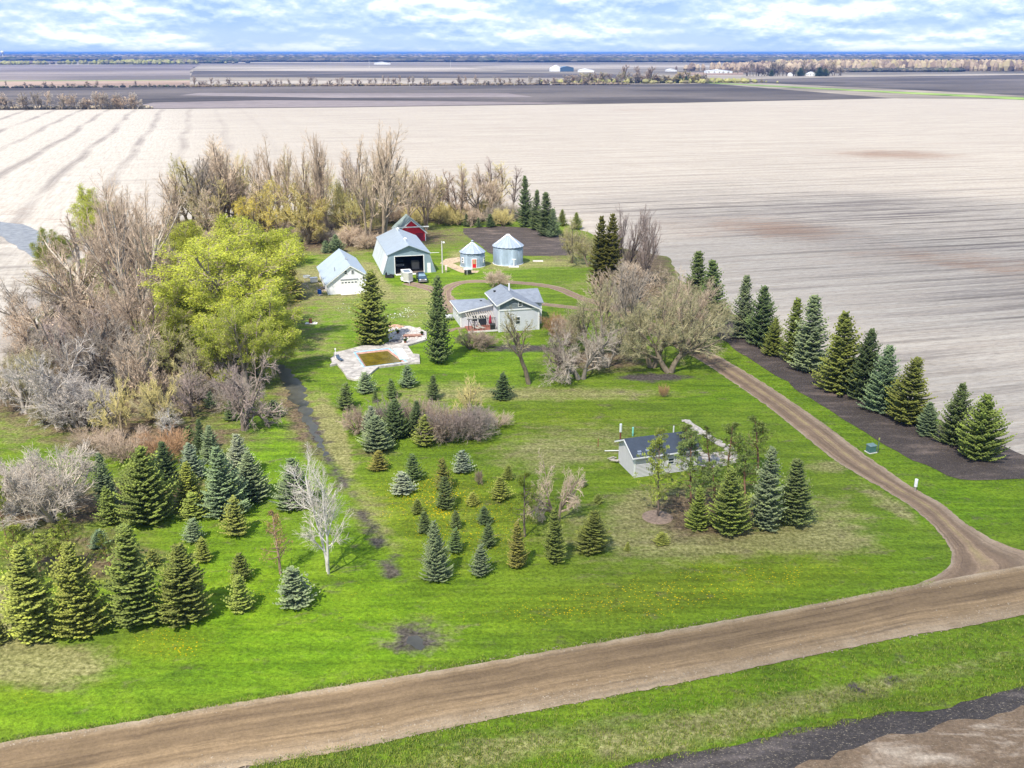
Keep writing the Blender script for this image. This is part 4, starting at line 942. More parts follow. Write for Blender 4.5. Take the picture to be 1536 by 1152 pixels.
blobwood('far_woods', 'bare tan woodland along the right horizon', [(1235, 107.5), (1340, 107.0), (1536, 107.2), (1800, 106)], 2600, (14, 33), (9, 15), TW, 260, seed=2)
blobwood('far_woods', 'dark foot of the tan woodland on the right', [(1240, 108.3), (1440, 107.9)], 500, (7, 12), (7, 11), DW, 30, seed=3)
blobwood('far_woods', 'distant grove on the right behind the small farm', [(1120, 107.5), (1240, 108)], 500, (12, 26), (8, 14), TW[:3], 200, seed=4)
blobwood('far_woods', 'low green and grey trees of a farmstead at the upper left', [(145, 97), (240, 96.6)], 260, (10, 22), (10, 18), GW, 250, seed=5)
blobwood('far_woods', 'low grey brush at the far left', [(-60, 97.5), (40, 97.2)], 160, (8, 18), (10, 18), GW, 150, seed=6)
blobwood('far_woods', 'brush line of the distant field edge', [(235, 95.2), (335, 95)], 200, (8, 16), (10, 18), DW, 150, seed=16)
blobwood('scrub', 'brush beneath the scrubby row at the far left field edge', [(-60, 164.6), (100, 164.0), (225, 163.6)], 420, (1.2, 3.6), (1.5, 3), [(.20, .17, .12), (.36, .30, .22), (.42, .36, .28)], 8, seed=7)
blobwood('scrub', 'brush beneath the long distant windbreak', [(278, 130.6), (600, 128.9), (940, 127.1)], 900, (1.5, 4.5), (2, 5), [(.12, .10, .08), (.26, .20, .15), (.2, .17, .1)], 12, seed=8)
blobwood('scrub', 'brush under the trees around the distant farmhouse', [(845, 126.4), (1130, 124.6)], 420, (2, 9), (3, 8), GW, 60, seed=9)
blobwood('scrub', 'brush along the distant tan field', [(-60, 132.6), (278, 130.8)], 260, (1, 4), (2, 5), DW, 14, seed=19)
for k, (y0, n, hm, sd_, c, nm_) in enumerate([(93.0, 1500, (10, 22), 500, DW, 'nearest broken'), (91.2, 2600, (14, 26), 700, DW, 'second dark'), (89.4, 2200, (12, 24), 1000, TW, 'third mottled'), (87.8, 2600, (14, 30), 1300, DW, 'fourth dark'), (86.2, 2600, (14, 30), 1800, TW, 'fifth pale'), (84.6, 2400, (16, 32), 2200, DW, 'sixth dark'), (83.0, 2400, (18, 36), 3000, TW, 'seventh pale'), (81.6, 2400, (20, 40), 5000, DW, 'last faint')]):
    blobwood('far_woods', nm_ + ' wooded band below the blue horizon', [(-250, y0), (500, y0 + .3), (1100, y0 + .2), (1800, y0 - .6)] if k else [(380, y0), (700, y0 + .2), (1150, y0 + .6), (1230, y0 + 1)], n, hm, (22, 60), c, sd_, seed=20 + k)
# ------------------------------------------------------------------ buildings
WHITE = mat('white_paint', (.80, .80, .79), .6, 0, .04); WHITES = mat('white_lap_siding', (.83, .84, .87), .6, 0, .04, rib=(2, .18), ribdepth=.02)
GLASS = mat('dark_glass', (.035, .05, .065), .12, 0, .4, .7); BLACK = mat('black_paint', (.02, .02, .022), .5)
GALV = mat('galvanised_roof', (.62, .66, .70), .38, .35, .07, .6, rib=(0, .45), ribdepth=.03); GALVY = mat('galvanised_roof_rib', (.43, .50, .57), .38, .35, .07, .6, rib=(1, .4), ribdepth=.03)
BARN_SHADED = mat('shaded_blue_steel', (.26, .35, .41), .5, .1, .06, .6, rib=(0, .3), ribdepth=.03); BARNS = mat('pale_blue_steel_side', (.60, .66, .70), .5, .1, .08, .6, rib=(1, .3), ribdepth=.03)  # front steel darker and bluer than the side: shade painted into its colour
SKYL = mat('translucent_panel', (.80, .83, .84), .5, 0, .05, rib=(1, .3), ribdepth=.03)
CONC = mat('concrete', (.55, .53, .50), .9, 0, .12, 1.2); CONCL = mat('pale_concrete', (.68, .66, .64), .9, 0, .1, 1.2)
RED = mat('red_boards', (.66, .016, .035), .7, 0, .25, 1.2, (4, 1, .3)); SHG = shingle('grey_shingles', (.25, .28, .33)); SHB = shingle('slate_blue_shingles', (.052, .068, .095)); SHGR = shingle('green_grey_shingles', (.24, .30, .29))
SIDE = mat('light_grey_siding', (.64, .66, .71), .65, 0, .05, rib=(2, .2), ribdepth=.02); SIDED = mat('grey_shake_siding', (.19, .225, .25), .75, 0, .12, 4, rib=(2, .25), ribdepth=.03)
SHEDW = mat('warm_grey_siding', (.66, .64, .66), .65, 0, .05, rib=(2, .18), ribdepth=.02)
WOODB = mat('red_brown_wood', (.26, .10, .07), .8, 0, .3, 2, (1, 6, 1)); WOODL = mat('weathered_wood', (.42, .38, .33), .85, 0, .25, 3)
DARKM = mat('dark_interior', (.03, .03, .035), .9); RUST = mat('rust', (.20, .07, .035), .85, 0, .4, 5)
LB = 14.0
def window(par, x, y, z, w, h, face='y', name='window', fr=WHITE, cols=1, rows=2):
    """sash window; face 'y': wall at local y, looking -y; face 'x': wall at local x, looking -x"""
    m = MB(); t = .09
    def bx(m_, a0, z0, a1, z1, d0, d1):
        if face == 'y': m_.box(x + a0, y + d0, z0, x + a1, y + d1, z1)
        else: m_.box(x + d0, y + a0, z0, x + d1, y + a1, z1)
    bx(m, 0, z, t, z + h, -.07, .02); bx(m, w - t, z, w, z + h, -.07, .02); bx(m, t, z, w - t, z + t, -.07, .02); bx(m, t, z + h - t, w - t, z + h, -.07, .02)
    for k in range(1, rows): bx(m, t, z + h * k / rows - .03, w - t, z + h * k / rows + .03, -.06, .0)
    for k in range(1, cols): bx(m, w * k / cols - .03, z + t, w * k / cols + .03, z + h - t, -.055, .0)
    f = m.build(name, fr, par); g = MB(); bx(g, t * .8, z + t * .8, w - t * .8, z + h - t * .8, -.035, .005); g.build('pane', GLASS, f); return f
# --- white garage
gt = thing('garage_building', 'white garage with pale metal roof and small dark windows in its gable', 'garage', (-40.2, 198.8, .1), R(17))
D0 = 18.5
prof = [(0, 0), (8.5, 0), (8.5, 4.0), (5.1, 6.2), (0, 2.5)]
MB().prism(prof, 1, 0, D0).build('walls', WHITES, gt)
m = MB(); o_ = .35
m.slab([(-.45, -o_, 2.28), (5.1, -o_, 6.37), (5.1, D0 + o_, 6.37), (-.45, D0 + o_, 2.28)], .12)
m.slab([(5.1, -o_, 6.37), (8.95, -o_, 3.90), (8.95, D0 + o_, 3.90), (5.1, D0 + o_, 6.37)], .12)
rf = m.build('roof', mat('garage_roof_metal', (.45, .53, .61), .45, .25, .07, .5, rib=(1, .45), ribdepth=.02), gt)
MB().tube((2.2, 4.2, 3.8), (2.2, 4.2, 5.1), .09).build('flue', mat('grey_metal', (.3, .31, .32), .5, .4), rf)
MB().box(4.9, 5.5, 6.38, 5.3, 6.8, 6.6).build('ridge_vent', mat('grey_metal2', (.4, .42, .44), .5, .4), rf)
m = MB(); m.prism([(-.45, 2.16), (5.1, 6.25), (8.95, 3.78), (8.95, 3.58), (5.1, 6.03), (-.45, 1.96)], 1, -.37, -.30); m.build('bargeboard', WHITE, gt)
window(gt, 3.75, 0, 4.25, .7, .95, fr=WHITE); window(gt, 5.25, 0, 4.25, .7, .95, fr=WHITE)
d = MB().box(2.9, -.06, .02, 6.6, .02, 3.0)
gd = d.build('garage_door', WHITE, gt)
for k in range(5): MB().box(3.05 + k * .72, -.075, 2.35, 3.5 + k * .72, -.03, 2.6).build('door_window', GLASS, gd)
MB().box(2.85, -.16, 3.1, 6.65, .0, 3.32).build('door_lintel', mat('grey_trim', (.33, .34, .36)), gt)
MB().box(7.7, -.2, 3.1, 7.95, 0, 3.6).build('wall_lamp', BLACK, gt)
window(gt, 0, 4, .9, 1.0, .9, 'x'); window(gt, 0, 9, .9, 1.0, .9, 'x')
MB().box(-.06, -.08, 0, .12, .0, 2.3).build('corner_trim', WHITE, gt)
MB().box(2.7, -1.2, -.05, 6.9, -.02, .06).build('door_apron', CONC, gt)
# --- big barn with sloping sides
bt = thing('machine_shed', 'large pale blue metal barn with slanted sides and a dark open doorway', 'barn', (-30.8, 218.2, .1), R(LB))
BW, BD = 12.9, 23.5
def sh_(f, z): return f  # profile helper
P6 = [(0, 0), (BW, 0), (BW - 1.55, 4.75), (BW / 2, 6.9), (1.55, 4.75)]
m = MB(); T_ = .12
m.slab([(.0, 0, 0), (1.55, 0, 4.75), (1.55, BD, 4.75), (0, BD, 0)], .01)
m = MB()
m.add([(0, 0, 0), (1.55, 0, 4.75), (1.55, BD, 4.75), (0, BD, 0), (.15, 0, 0), (1.7, 0, 4.75), (1.7, BD, 4.75), (.15, BD, 0)], [(0, 3, 2, 1), (4, 5, 6, 7), (0, 1, 5, 4), (1, 2, 6, 5), (2, 3, 7, 6)])
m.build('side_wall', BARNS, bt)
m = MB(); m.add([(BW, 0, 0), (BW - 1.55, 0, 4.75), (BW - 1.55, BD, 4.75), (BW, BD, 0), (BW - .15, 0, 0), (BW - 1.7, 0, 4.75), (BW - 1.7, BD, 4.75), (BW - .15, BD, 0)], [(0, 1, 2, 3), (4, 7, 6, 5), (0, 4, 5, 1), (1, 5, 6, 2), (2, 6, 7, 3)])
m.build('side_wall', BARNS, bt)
MB().prism(P6, 1, BD - .12, BD).build('end_wall', BARN_SHADED, bt)
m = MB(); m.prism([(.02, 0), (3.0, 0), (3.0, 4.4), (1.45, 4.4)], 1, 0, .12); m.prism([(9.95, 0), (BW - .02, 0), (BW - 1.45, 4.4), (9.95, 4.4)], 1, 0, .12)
m.prism([(1.45, 4.4), (BW - 1.45, 4.4), (BW - 1.55, 4.72), (BW / 2, 6.8), (1.55, 4.72)], 1, 0, .12); m.build('front_wall', BARN_SHADED, bt)
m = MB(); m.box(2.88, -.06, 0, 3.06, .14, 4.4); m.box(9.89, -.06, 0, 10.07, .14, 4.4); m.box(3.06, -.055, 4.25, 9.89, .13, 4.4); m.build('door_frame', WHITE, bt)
for y0, y1 in ((3.0, 4.6), (.5, 1.3)):
    a = .02; m = MB(); m.add([(-a, y0, .05), (1.53 - a, y0, 4.7), (1.53 - a, y1, 4.7), (-a, y1, .05), (-a - .03, y0, .05), (1.5 - a, y0, 4.7), (1.5 - a, y1, 4.7), (-a - .03, y1, .05)], [(4, 7, 6, 5), (0, 1, 5, 4), (2, 3, 7, 6), (3, 0, 4, 7), (1, 2, 6, 5)]); m.build('light_panel', SKYL, bt)
MB().add([(-.05, 9.0, .05), (1.48, 9.0, 4.7), (1.48, 9.12, 4.7), (-.05, 9.12, .05)], [(0, 3, 2, 1)]).build('wall_seam', mat('seam', (.35, .38, .4)), bt)
m = MB(); z0 = 4.70
m.slab([(1.2, -.2, z0 + .02), (BW / 2, -.75, 6.98), (BW / 2, BD + .3, 6.98), (1.2, BD + .3, z0 + .02)], .14)
m.slab([(BW / 2, -.75, 6.98), (BW - 1.2, -.2, z0 + .02), (BW - 1.2, BD + .3, z0 + .02), (BW / 2, BD + .3, 6.98)], .14)
rf = m.build('roof', GALVY, bt)
for y in (5.5, 19.5):
    v = MB().lathe([(.28, 6.9), (.28, 7.2), (.42, 7.25), (.42, 7.5), (.1, 7.68), (0, 7.7)], 12, (BW / 2, y)); v.build('roof_vent', WHITE, rf, True)
MB().tube((BW - 1.3, .1, 4.75), (BW + .8, -.1, 4.75), .05).build('eave_pole', WHITE, bt)
wd = MB().box(10.75, -.05, 0, 11.6, 0, 2.35).build('walk_door', WHITE, bt); MB().box(10.85, -.09, 1.05, 10.95, -.05, 1.15).build('handle', BLACK, wd)
MB().box(.4, .2, -.04, BW - .4, BD - .3, .03).build('floor_slab', mat('oily_concrete', (.16, .13, .11), .8, 0, .3, .5), bt)
MB().box(3.0, -1.3, -.05, 9.95, -.02, .04).build('door_apron', CONCL, bt)
def loc_of(t, x, y, z=0):
    M = Matrix.Rotation(t.rotation_euler[2], 3, 'Z'); v = M @ Vector((x, y, z)) + t.location; return (v.x, v.y, v.z)
# inside the barn: an old vehicle and a pallet box
v = thing('parked_truck', 'old dark truck with white grille inside the open barn', 'truck', loc_of(bt, 5.0, 6.0, .03), R(LB))
m = MB(); m.prism([(0, .5), (0, 1.15), (1.1, 1.35), (1.5, 1.95), (3.0, 1.95), (3.2, 1.2), (5, 1.2), (5, .5)], 0, -1.0, 1.0); m.build('body', mat('dark_truck', (.03, .04, .06), .3), v)
m = MB(); m.box(-.95, -.08, .95, .95, 0, 1.05); m.box(-.95, -.08, .62, .95, 0, .72); m.box(-.95, -.08, .72, -.75, 0, .95); m.box(.75, -.08, .72, .95, 0, .95); m.build('grille', WHITE, v)
m = MB(); m.prism([(1.12, 1.4), (1.5, 1.93), (1.46, 1.97), (1.08, 1.42)], 0, -.85, .85); m.build('windshield', GLASS, v)
for x in (-.9, .9):
    for y in (.9, 4): MB().tube((x - .12, y, .4), (x + .12, y, .4), .4, n=14).build('wheel', BLACK, v)
v = thing('storage_box', 'beige slanted box standing inside the barn doorway', 'box', loc_of(bt, 8.6, 4.6, .03), R(LB))
MB().prism([(0, 0), (.1, 1.6), (1.3, 1.9), (1.5, 0)], 0, -.9, .9).build('body', mat('beige', (.45, .40, .36)), v); MB().box(-.95, .05, 1.5, .95, 1.4, 1.58).build('lid', WOODL, v)
# --- red barn
rt = thing('red_barn', 'small red barn with white trim and green-grey shingle roof', 'barn', (-32.0, 259.0, .1), R(LB))
MB().prism([(0, 0), (8, 0), (8, 2.7), (4, 6.1), (0, 2.7)], 1, 0, 9.5).build('walls', RED, rt)
m = MB(); m.slab([(-.4, -.35, 2.45), (4, -.35, 6.26), (4, 9.8, 6.26), (-.4, 9.8, 2.45)], .12); m.slab([(4, -.35, 6.26), (8.4, -.35, 2.45), (8.4, 9.8, 2.45), (4, 9.8, 6.26)], .12); m.build('roof', SHGR, rt)
m = MB(); m.prism([(-.4, 2.33), (4, 6.14), (8.4, 2.33), (8.4, 2.02), (4, 5.82), (-.4, 2.02)], 1, -.42, -.33); m.box(7.8, -.05, 0, 8.06, .2, 2.6); m.box(-.06, -.05, 0, .2, .2, 2.6); m.build('white_trim', WHITE, rt)
MB().box(-1.0, -.75, 4.02, 8.8, -.45, 4.28).build('track_beam', WHITE, rt)
dm = MB().box(5.2, -.06, .1, 7.4, .0, 2.3).build('barn_door', mat('red_door', (.27, .01, .03), .6, 0, .2, 2), rt)
# --- yard light pole
lt = thing('yard_light_pole', 'tall grey yard light pole beside the barn door', 'light pole', (-16.7, 220.4, .1))
MB().tube((0, 0, 0), (0, 0, 7.7), .16, .12, 10).build('pole', mat('pole_grey', (.55, .53, .5), .8, 0, .15), lt)
MB().tube((0, 0, 7.4), (.45, -.1, 7.55), .05).build('arm', GALV, lt)
MB().lathe([(.05, 7.62), (.22, 7.5), (.26, 7.3), (.15, 7.18), (0, 7.15)], 12, (.5, -.1)).build('lamp_head', WHITE, lt, True)
v = thing('meter_box', 'pink-white meter box at the foot of the yard light pole', 'box', (-15.9, 221.2, .1)); MB().box(-.25, -.2, .5, .25, .2, 1.7).build('box', mat('pinkwhite', (.7, .55, .52)), v); MB().box(-.08, -.08, 0, .08, .08, .5).build('post', WOODL, v)
# --- grain bins
def binmat(name, c):
    m, nt, b = nodes(name); oc = objcoord(nt); s = N(nt, 'ShaderNodeSeparateXYZ'); nt.links.new(oc, s.inputs[0])
    f = noise_n(nt, mapv(nt, oc, 0, (1, 1, .25)), 1.6, 6, .7)
    th = math_n(nt, 'MULTIPLY', math_n(nt, 'ARCTAN2', s.outputs[0], s.outputs[1]), 9 / 3.1416)
    seam = ramp(nt, math_n(nt, 'FRACT', th), [(0, .7), (.04, 1.0), (.96, 1.0), (1, .7)])
    g = mixc(nt, 1, ramp(nt, f, [(.3, tuple(x * .75 for x in c)), (.7, tuple(x * 1.2 for x in c))]), seam, 'MULTIPLY')
    nt.links.new(g, b.inputs['Base Color']); b.inputs['Metallic'].default_value = .45; b.inputs['Roughness'].default_value = .42
    bump(nt, b, math_n(nt, 'SINE', math_n(nt, 'MULTIPLY', s.outputs[2], 2 * math.pi / .12)), .02); return m
BINW = binmat('bin_steel', (.36, .46, .56)); BINR = mat('bin_roof_steel', (.44, .50, .57), .35, .45, .1, 1.2)
def grain_bin(loc, r, he, ha, label, ribs, cap):
    t = thing('grain_bin', label, 'grain bin', loc)
    MB().lathe([(r, 0), (r, he), (r - .05, he), (r - .05, 0)], 48).build('wall', BINW, t, True)
    MB().lathe([(r + .14, -.03), (r + .14, .10), (r, .10)], 48).build('base_ring', CONCL, t)
    m = MB(); k = 3 * ribs; vs = []
    for (rr_, z) in ((r + .22, he - .12), (r * .14, ha)):
        for i in range(k):
            a = 6.28318 * i / k; q = .07 if i % 3 == 0 else 0; vs.append((rr_ * math.cos(a), rr_ * math.sin(a), z + q))
    m.add(vs, [(i, (i + 1) % k, k + (i + 1) % k, k + i) for i in range(k)]); rf = m.build('roof', BINR, t)
    if cap: MB().lathe([(r * .15, ha - .02), (r * .15, ha + .18), (.2, ha + .2), (.2, ha + .45), (.36, ha + .5), (.32, ha + .62), (0, ha + .7)], 16).build('cap', BINR, rf, True)
    else: MB().lathe([(r * .15, ha - .02), (r * .15, ha + .2), (r * .12, ha + .28), (0, ha + .3)], 16).build('cap', WHITE, rf)
    return t
b1 = grain_bin((-9.8, 228.6, .1), 3.05, 3.65, 5.7, 'small round grain bin turned into a hut with a red door', 18, True)
b2 = grain_bin((-1.0, 231.6, .1), 3.75, 4.6, 7.0, 'larger round grey steel grain bin with a plain conical roof', 24, False)
def on_wall(par, r, ang, z0, z1, w, mats, name, d=.1):
    a = R(ang); m = MB(); u = Vector((math.cos(a), math.sin(a), 0)); n_ = u.cross(Vector((0, 0, 1)))
    c = u * r; vs = []
    for dz in (z0, z1):
        for (k, e) in ((-1, -.03), (1, -.03), (1, d), (-1, d)): vs.append(c + n_ * (w / 2 * k) + u * e + Vector((0, 0, dz)))
    m.add(vs, [(0, 3, 2, 1), (4, 5, 6, 7), (0, 1, 5, 4), (1, 2, 6, 5), (2, 3, 7, 6), (3, 0, 4, 7)]); return m.build(name, mats, par)
dr = on_wall(b1, 3.0, -80, 0, 2.35, 1.25, WHITE, 'door_frame', .14)
dd = on_wall(b1, 3.0, -80, .12, 2.2, .92, mat('red_door_paint', (.62, .01, .02), .5), 'door', .18)
for k in range(4): on_wall(dd, 3.0, -80, 1.1 + .27 * k, 1.3 + .27 * k, .62, mat('door_glass', (.45, .42, .22), .3), 'door_pane', .20)
for an in (-138, -20):
    w_ = on_wall(b1, 3.0, an, 1.1, 2.5, .85, WHITE, 'window_frame', .13)
    for z in (1.3, 1.9): on_wall(w_, 3.0, an, z, z + .38, .42, GLASS, 'pane', .16)
fc = bpy.data.curves.new('sign_text', 'FONT'); fc.body = 'GUL-CK ST'; fc.size = .62; fc.extrude = .02; fc.align_x = 'CENTER'
fo = bpy.data.objects.new('sign_text', fc); COL.objects.link(fo); bpy.context.view_layer.update()
me = bpy.data.meshes.new_from_object(fo.evaluated_get(bpy.context.evaluated_depsgraph_get())); bpy.data.objects.remove(fo)
for vv_ in me.vertices:   # wrap the lettering round the bin
    a = R(-85) + vv_.co.x / 3.1; rr_ = 3.08 + vv_.co.z; vv_.co = Vector((rr_ * math.cos(a), rr_ * math.sin(a), vv_.co.y + 3.0))
me.materials.clear(); me.materials.append(mat('sign_paint', (.10, .16, .22)))
so_ = bpy.data.objects.new('lettering', me); COL.objects.link(so_); so_.parent = b1
hp = thing('water_hydrant', 'white T-shaped yard hydrant on a slab before the larger bin', 'hydrant', (*G(771, 401), .1))
MB().box(-1.3, -.6, 0, 1.2, .7, .12).build('slab', CONCL, hp); MB().tube((0, 0, .1), (0, 0, 1.9), .12, .1).build('pipe', WHITE, hp); MB().box(-.5, -.1, 1.8, .5, .1, 2.0).build('crosspiece', WHITE, hp)
sb = MB(); gx, gy = G(807, 392.5); sb.box(-1.3, -.6, 0, 1.3, .6, .12); o = sb.build('well_cover', CONC); o.location = (gx, gy, .1); tag(o, 'flat grey concrete well cover in the grass right of the bins', 'slab')
# --- farmhouse
ht = thing('farmhouse', 'grey farmhouse with white trim, tall gable and a low left wing', 'house', (-2.5, 169.9, .1), R(LB))
MB().prism([(0, 0), (7.9, 0), (7.9, 4.25), (2.7, 6.72), (0, 5.55)], 1, 0, 9.4).build('main_walls', SIDE, ht)
m = MB(); m.prism([(.0, 4.32), (7.72, 4.32), (2.7, 6.66), (.0, 5.48)], 1, -.05, .01); m.build('gable_shakes', SIDED, ht)
m = MB(); m.slab([(-.5, -.45, 5.42), (2.7, -.45, 6.88), (2.7, 9.8, 6.88), (-.5, 9.8, 5.42)], .1); m.slab([(2.7, -.45, 6.88), (8.35, -.45, 4.15), (8.35, 9.8, 4.15), (2.7, 9.8, 6.88)], .1)
rf = m.build('main_roof', SHG, ht)
m = MB(); m.prism([(-.5, 5.32), (2.7, 6.78), (8.35, 4.05), (8.35, 3.80), (2.7, 6.52), (-.5, 5.06)], 1, -.52, -.44); m.box(-.04, -.12, 4.12, 7.94, -.05, 4.38); m.box(-.06, -.08, 0, .2, .0, 5.3); m.box(7.7, -.08, 0, 7.96, .0, 4.1); m.box(-.6, -.4, 5.2, -.48, 9.7, 5.36); m.build('white_trim', WHITE, ht)
MB().tube((3.4, 5.6, 6.4), (3.4, 5.6, 8.0), .16, .14).build('chimney_pipe', WHITE, rf); MB().box(.7, 7.0, 6.05, 1.1, 7.6, 6.32).build('roof_vent', BLACK, rf); MB().box(6.8, 6.6, 5.1, 7.1, 6.9, 5.4).build('roof_vent', WHITE, rf)
window(ht, 3.75, -.05, 4.75, .8, 1.0); window(ht, 3.2, 0, 1.3, 1.0, 1.5); window(ht, 1.6, 0, 2.6, .5, 1.2)
for y in (1.8, 3.9, 6.0, 7.6): window(ht, 0, y, 4.15, .8, 1.0, 'x')
# east wing with cross roof
MB().prism([(4.1, 0), (12.1, 0), (12.1, 4.2), (8.1, 5.9), (4.1, 4.2)], 0, 7.93, 9.5).build('wing_walls', SIDE, ht)
m = MB(); m.slab([(3.2, 8.1, 6.06), (3.6 + 3.0, 3.7, 4.55), (9.85, 3.7, 4.22), (9.85, 8.1, 6.06)], .1); m.slab([(3.0, 8.1, 6.06), (9.85, 8.1, 6.06), (9.85, 12.5, 4.22), (6.5, 12.5, 4.22)], .1); m.build('wing_roof', SHG, ht)
m = MB(); m.box(9.42, 4.04, 0, 9.56, 4.2, 4.1); m.box(9.86, 3.7, 4.0, 9.93, 8.0, 4.15); m.build('wing_trim', WHITE, ht)
# left wing
m = MB(); m.add([(-6.35, 4.9, 0), (-.02, 4.9, 0), (-.02, 12.3, 0), (-6.35, 13.2, 0), (-6.35, 4.9, 3.2), (-.02, 4.9, 4.26), (-.02, 12.3, 3.3), (-6.35, 13.2, 3.2)], [(0, 3, 2, 1), (4, 5, 7), (5, 6, 7), (0, 1, 5, 4), (1, 2, 6, 5), (2, 3, 7, 6), (3, 0, 4, 7)]); m.build('left_wing_walls', SIDE, ht)
m = MB(); A, B_, C__, D_ = (-6.8, 4.4, 3.24), (-.03, 4.4, 4.44), (-.03, 12.6, 3.5), (-6.8, 13.6, 3.3)
lo_ = [tuple(Vector(p) - Vector((0, 0, .12))) for p in (A, B_, C__, D_)]
m.add([A, B_, C__, D_] + lo_, [(0, 1, 3), (1, 2, 3), (4, 7, 5), (5, 7, 6), (0, 4, 5, 1), (1, 5, 6, 2), (2, 6, 7, 3), (3, 7, 4, 0)]); rf2 = m.build('left_wing_roof', SHG, ht)
MB().box(-1.6, 9.0, 3.5, -1.2, 9.5, 4.0).build('roof_vent', BLACK, rf2)
m = MB(); m.add([(-6.85, 4.33, 3.12), (0, 4.33, 4.36), (0, 4.33, 4.11), (-6.85, 4.33, 2.88), (-6.85, 4.39, 3.12), (0, 4.39, 4.36), (0, 4.39, 4.11), (-6.85, 4.39, 2.88)], [(0, 3, 2, 1), (4, 5, 6, 7), (0, 1, 5, 4), (3, 7, 6, 2), (0, 4, 7, 3)]); m.box(-6.43, 4.82, 0, -6.2, 4.9, 3.1); m.box(-6.92, 4.4, 3.0, -6.84, 13.5, 3.2); m.build('left_wing_trim', WHITE, ht)
window(ht, -6.35, 8.3, 1.3, 1.0, 1.1, 'x'); window(ht, -4.2, 4.9, 1.0, 1.2, 1.3); 
sd_ = MB().box(-2.9, 4.84, 0, -1.3, 4.9, 2.15).build('patio_door', GLASS, ht); m = MB(); m.box(-3.0, 4.8, 0, -2.9, 4.89, 2.25); m.box(-1.3, 4.8, 0, -1.2, 4.89, 2.25); m.box(-2.9, 4.8, 2.15, -1.3, 4.89, 2.25); m.build('frame', WHITE, sd_)
# patio, pergola and furniture
def LH(x, y, z=0.0): return loc_of(ht, x, y, z)
pt = thing('patio_deck', 'red-brown patio deck in the corner of the house', 'patio', LH(-5.6, .9), R(LB)); 
m = MB(); [m.box(0, .2 * k, 0, 5.4, .2 * k + .185, .22) for k in range(20)]; m.build('deck_boards', WOODB, pt); MB().box(-.1, -.16, -.05, 5.5, -.02, .3).build('edge_board', CONCL, pt)
pg = thing('pergola', 'grey slatted pergola against the left wing over the patio', 'pergola', LH(-5.6, .9), R(LB))
for k in range(12): m = MB(); m.slab([(.1 + k * .45, 1.1, 2.45), (.2 + k * .45, 1.1, 2.45), (.2 + k * .45, 3.85, 3.05), (.1 + k * .45, 3.85, 3.05)], .16); m.build('rafter', WOODL, pg)
MB().box(0, 1.3, 2.2, 5.5, 1.42, 2.32).build('beam', mat('dark_beam', (.1, .12, .14)), pg)
for x in (.2, 1.3, 4.9): MB().box(x, 1.3, .1, x + .12, 1.42, 2.2).build('post', BLACK if x < 4 else WOODL, pg)
um = thing('patio_umbrella', 'closed dark red patio umbrella on the deck', 'umbrella', LH(-1.2, 2.0, .22)); MB().tube((0, 0, 0), (0, 0, 2.7), .04).build('pole', WOODL, um); MB().lathe([(.05, 2.75), (.2, 2.3), (.28, 1.6), (.36, 1.0), (.12, .95)], 10).build('canopy', mat('dark_red_cloth', (.30, .02, .04), .9), um, True)
for k in range(2):
    ch = thing('deck_lounger', ['slatted wooden deck lounger nearer the umbrella', 'slatted wooden deck lounger left of its twin'][k], 'lounger', LH(-2.5 - 1.0 * k, 1.5, .22), R(LB + 25))
    m = MB(); [m.box(-.35, .2 * i, .32, .35, .2 * i + .13, .37) for i in range(7)]; m.build('seat', WOODL, ch); m = MB(); m.slab([(-.35, 1.4, .37), (.35, 1.4, .37), (.35, 2.0, .9), (-.35, 2.0, .9)], .05); m.build('backrest', WOODL, ch)
    for (x, y) in ((-.32, .05), (.28, .05), (-.32, 1.3), (.28, 1.3)): MB().box(x, y, 0, x + .05, y + .05, .32).build('leg', WOODL, ch)
gr = thing('barbecue_grill', 'black covered barbecue beside the house wall', 'grill', LH(-.9, 1.2, .22), R(LB)); MB().prism([(-.3, .8), (.3, .8), (.3, 1.0), (.1, 1.25), (-.15, 1.2), (-.3, 1.0)], 0, -.5, .5).build('lid', BLACK, gr); MB().box(-.45, -.28, .1, .45, .28, .8).build('cart', BLACK, gr)
ac = thing('oil_tank', 'grey tank at the left end of the house wing', 'tank', LH(-7.6, 10.5)); MB().tube((-.7, 0, .75), (.7, 0, .75), .5, n=16).build('tank', mat('tank_grey', (.4, .42, .45), .5), ac, True); MB().box(-.5, -.3, 0, -.4, .3, .4).build('leg', BLACK, ac); MB().box(.4, -.3, 0, .5, .3, .4).build('leg', BLACK, ac)
# --- front shed
st = thing('garden_shed', 'light grey shed with dark blue shingles behind the pines', 'shed', (15.2, 105.6, .1), R(LB + 3))
MB().prism([(0, 0), (5.0, 0), (5.0, 3.0), (2.6, 4.15), (0, 3.0)], 0, 0, 8.6).build('walls', SHEDW, st)
m = MB(); m.slab([(-.4, -.4, 2.92), (9.0, -.4, 2.92), (9.0, 2.6, 4.32), (-.4, 2.6, 4.32)], .1); m.slab([(-.4, 2.6, 4.32), (9.0, 2.6, 4.32), (9.0, 5.4, 2.98), (-.4, 5.4, 2.98)], .1); rf = m.build('roof', SHB, st)
for k, (x, y) in enumerate(((.5, .3), (1.6, .35), (.35, -.05))): z = 2.92 + (y + .4) / 3 * 1.4; MB().slab([(x, y, z + .03), (x + .5, y, z + .03), (x + .5, y + .25, z + .147), (x, y + .25, z + .147)], .02).build('patch', mat('pale_shingle', (.2, .24, .3)), rf)
m = MB(); m.prism([(-.4, 2.82), (2.6, 4.22), (5.4, 2.88), (5.4, 2.68), (2.6, 4.02), (-.4, 2.62)], 0, -.47, -.39); m.box(-.4, -.48, 2.74, 9.0, -.41, 2.9); m.box(-.05, -.05, 0, .13, .13, 2.9); m.build('white_trim', WHITE, st)
window(st, 4.5, 0, 1.2, .9, .9)
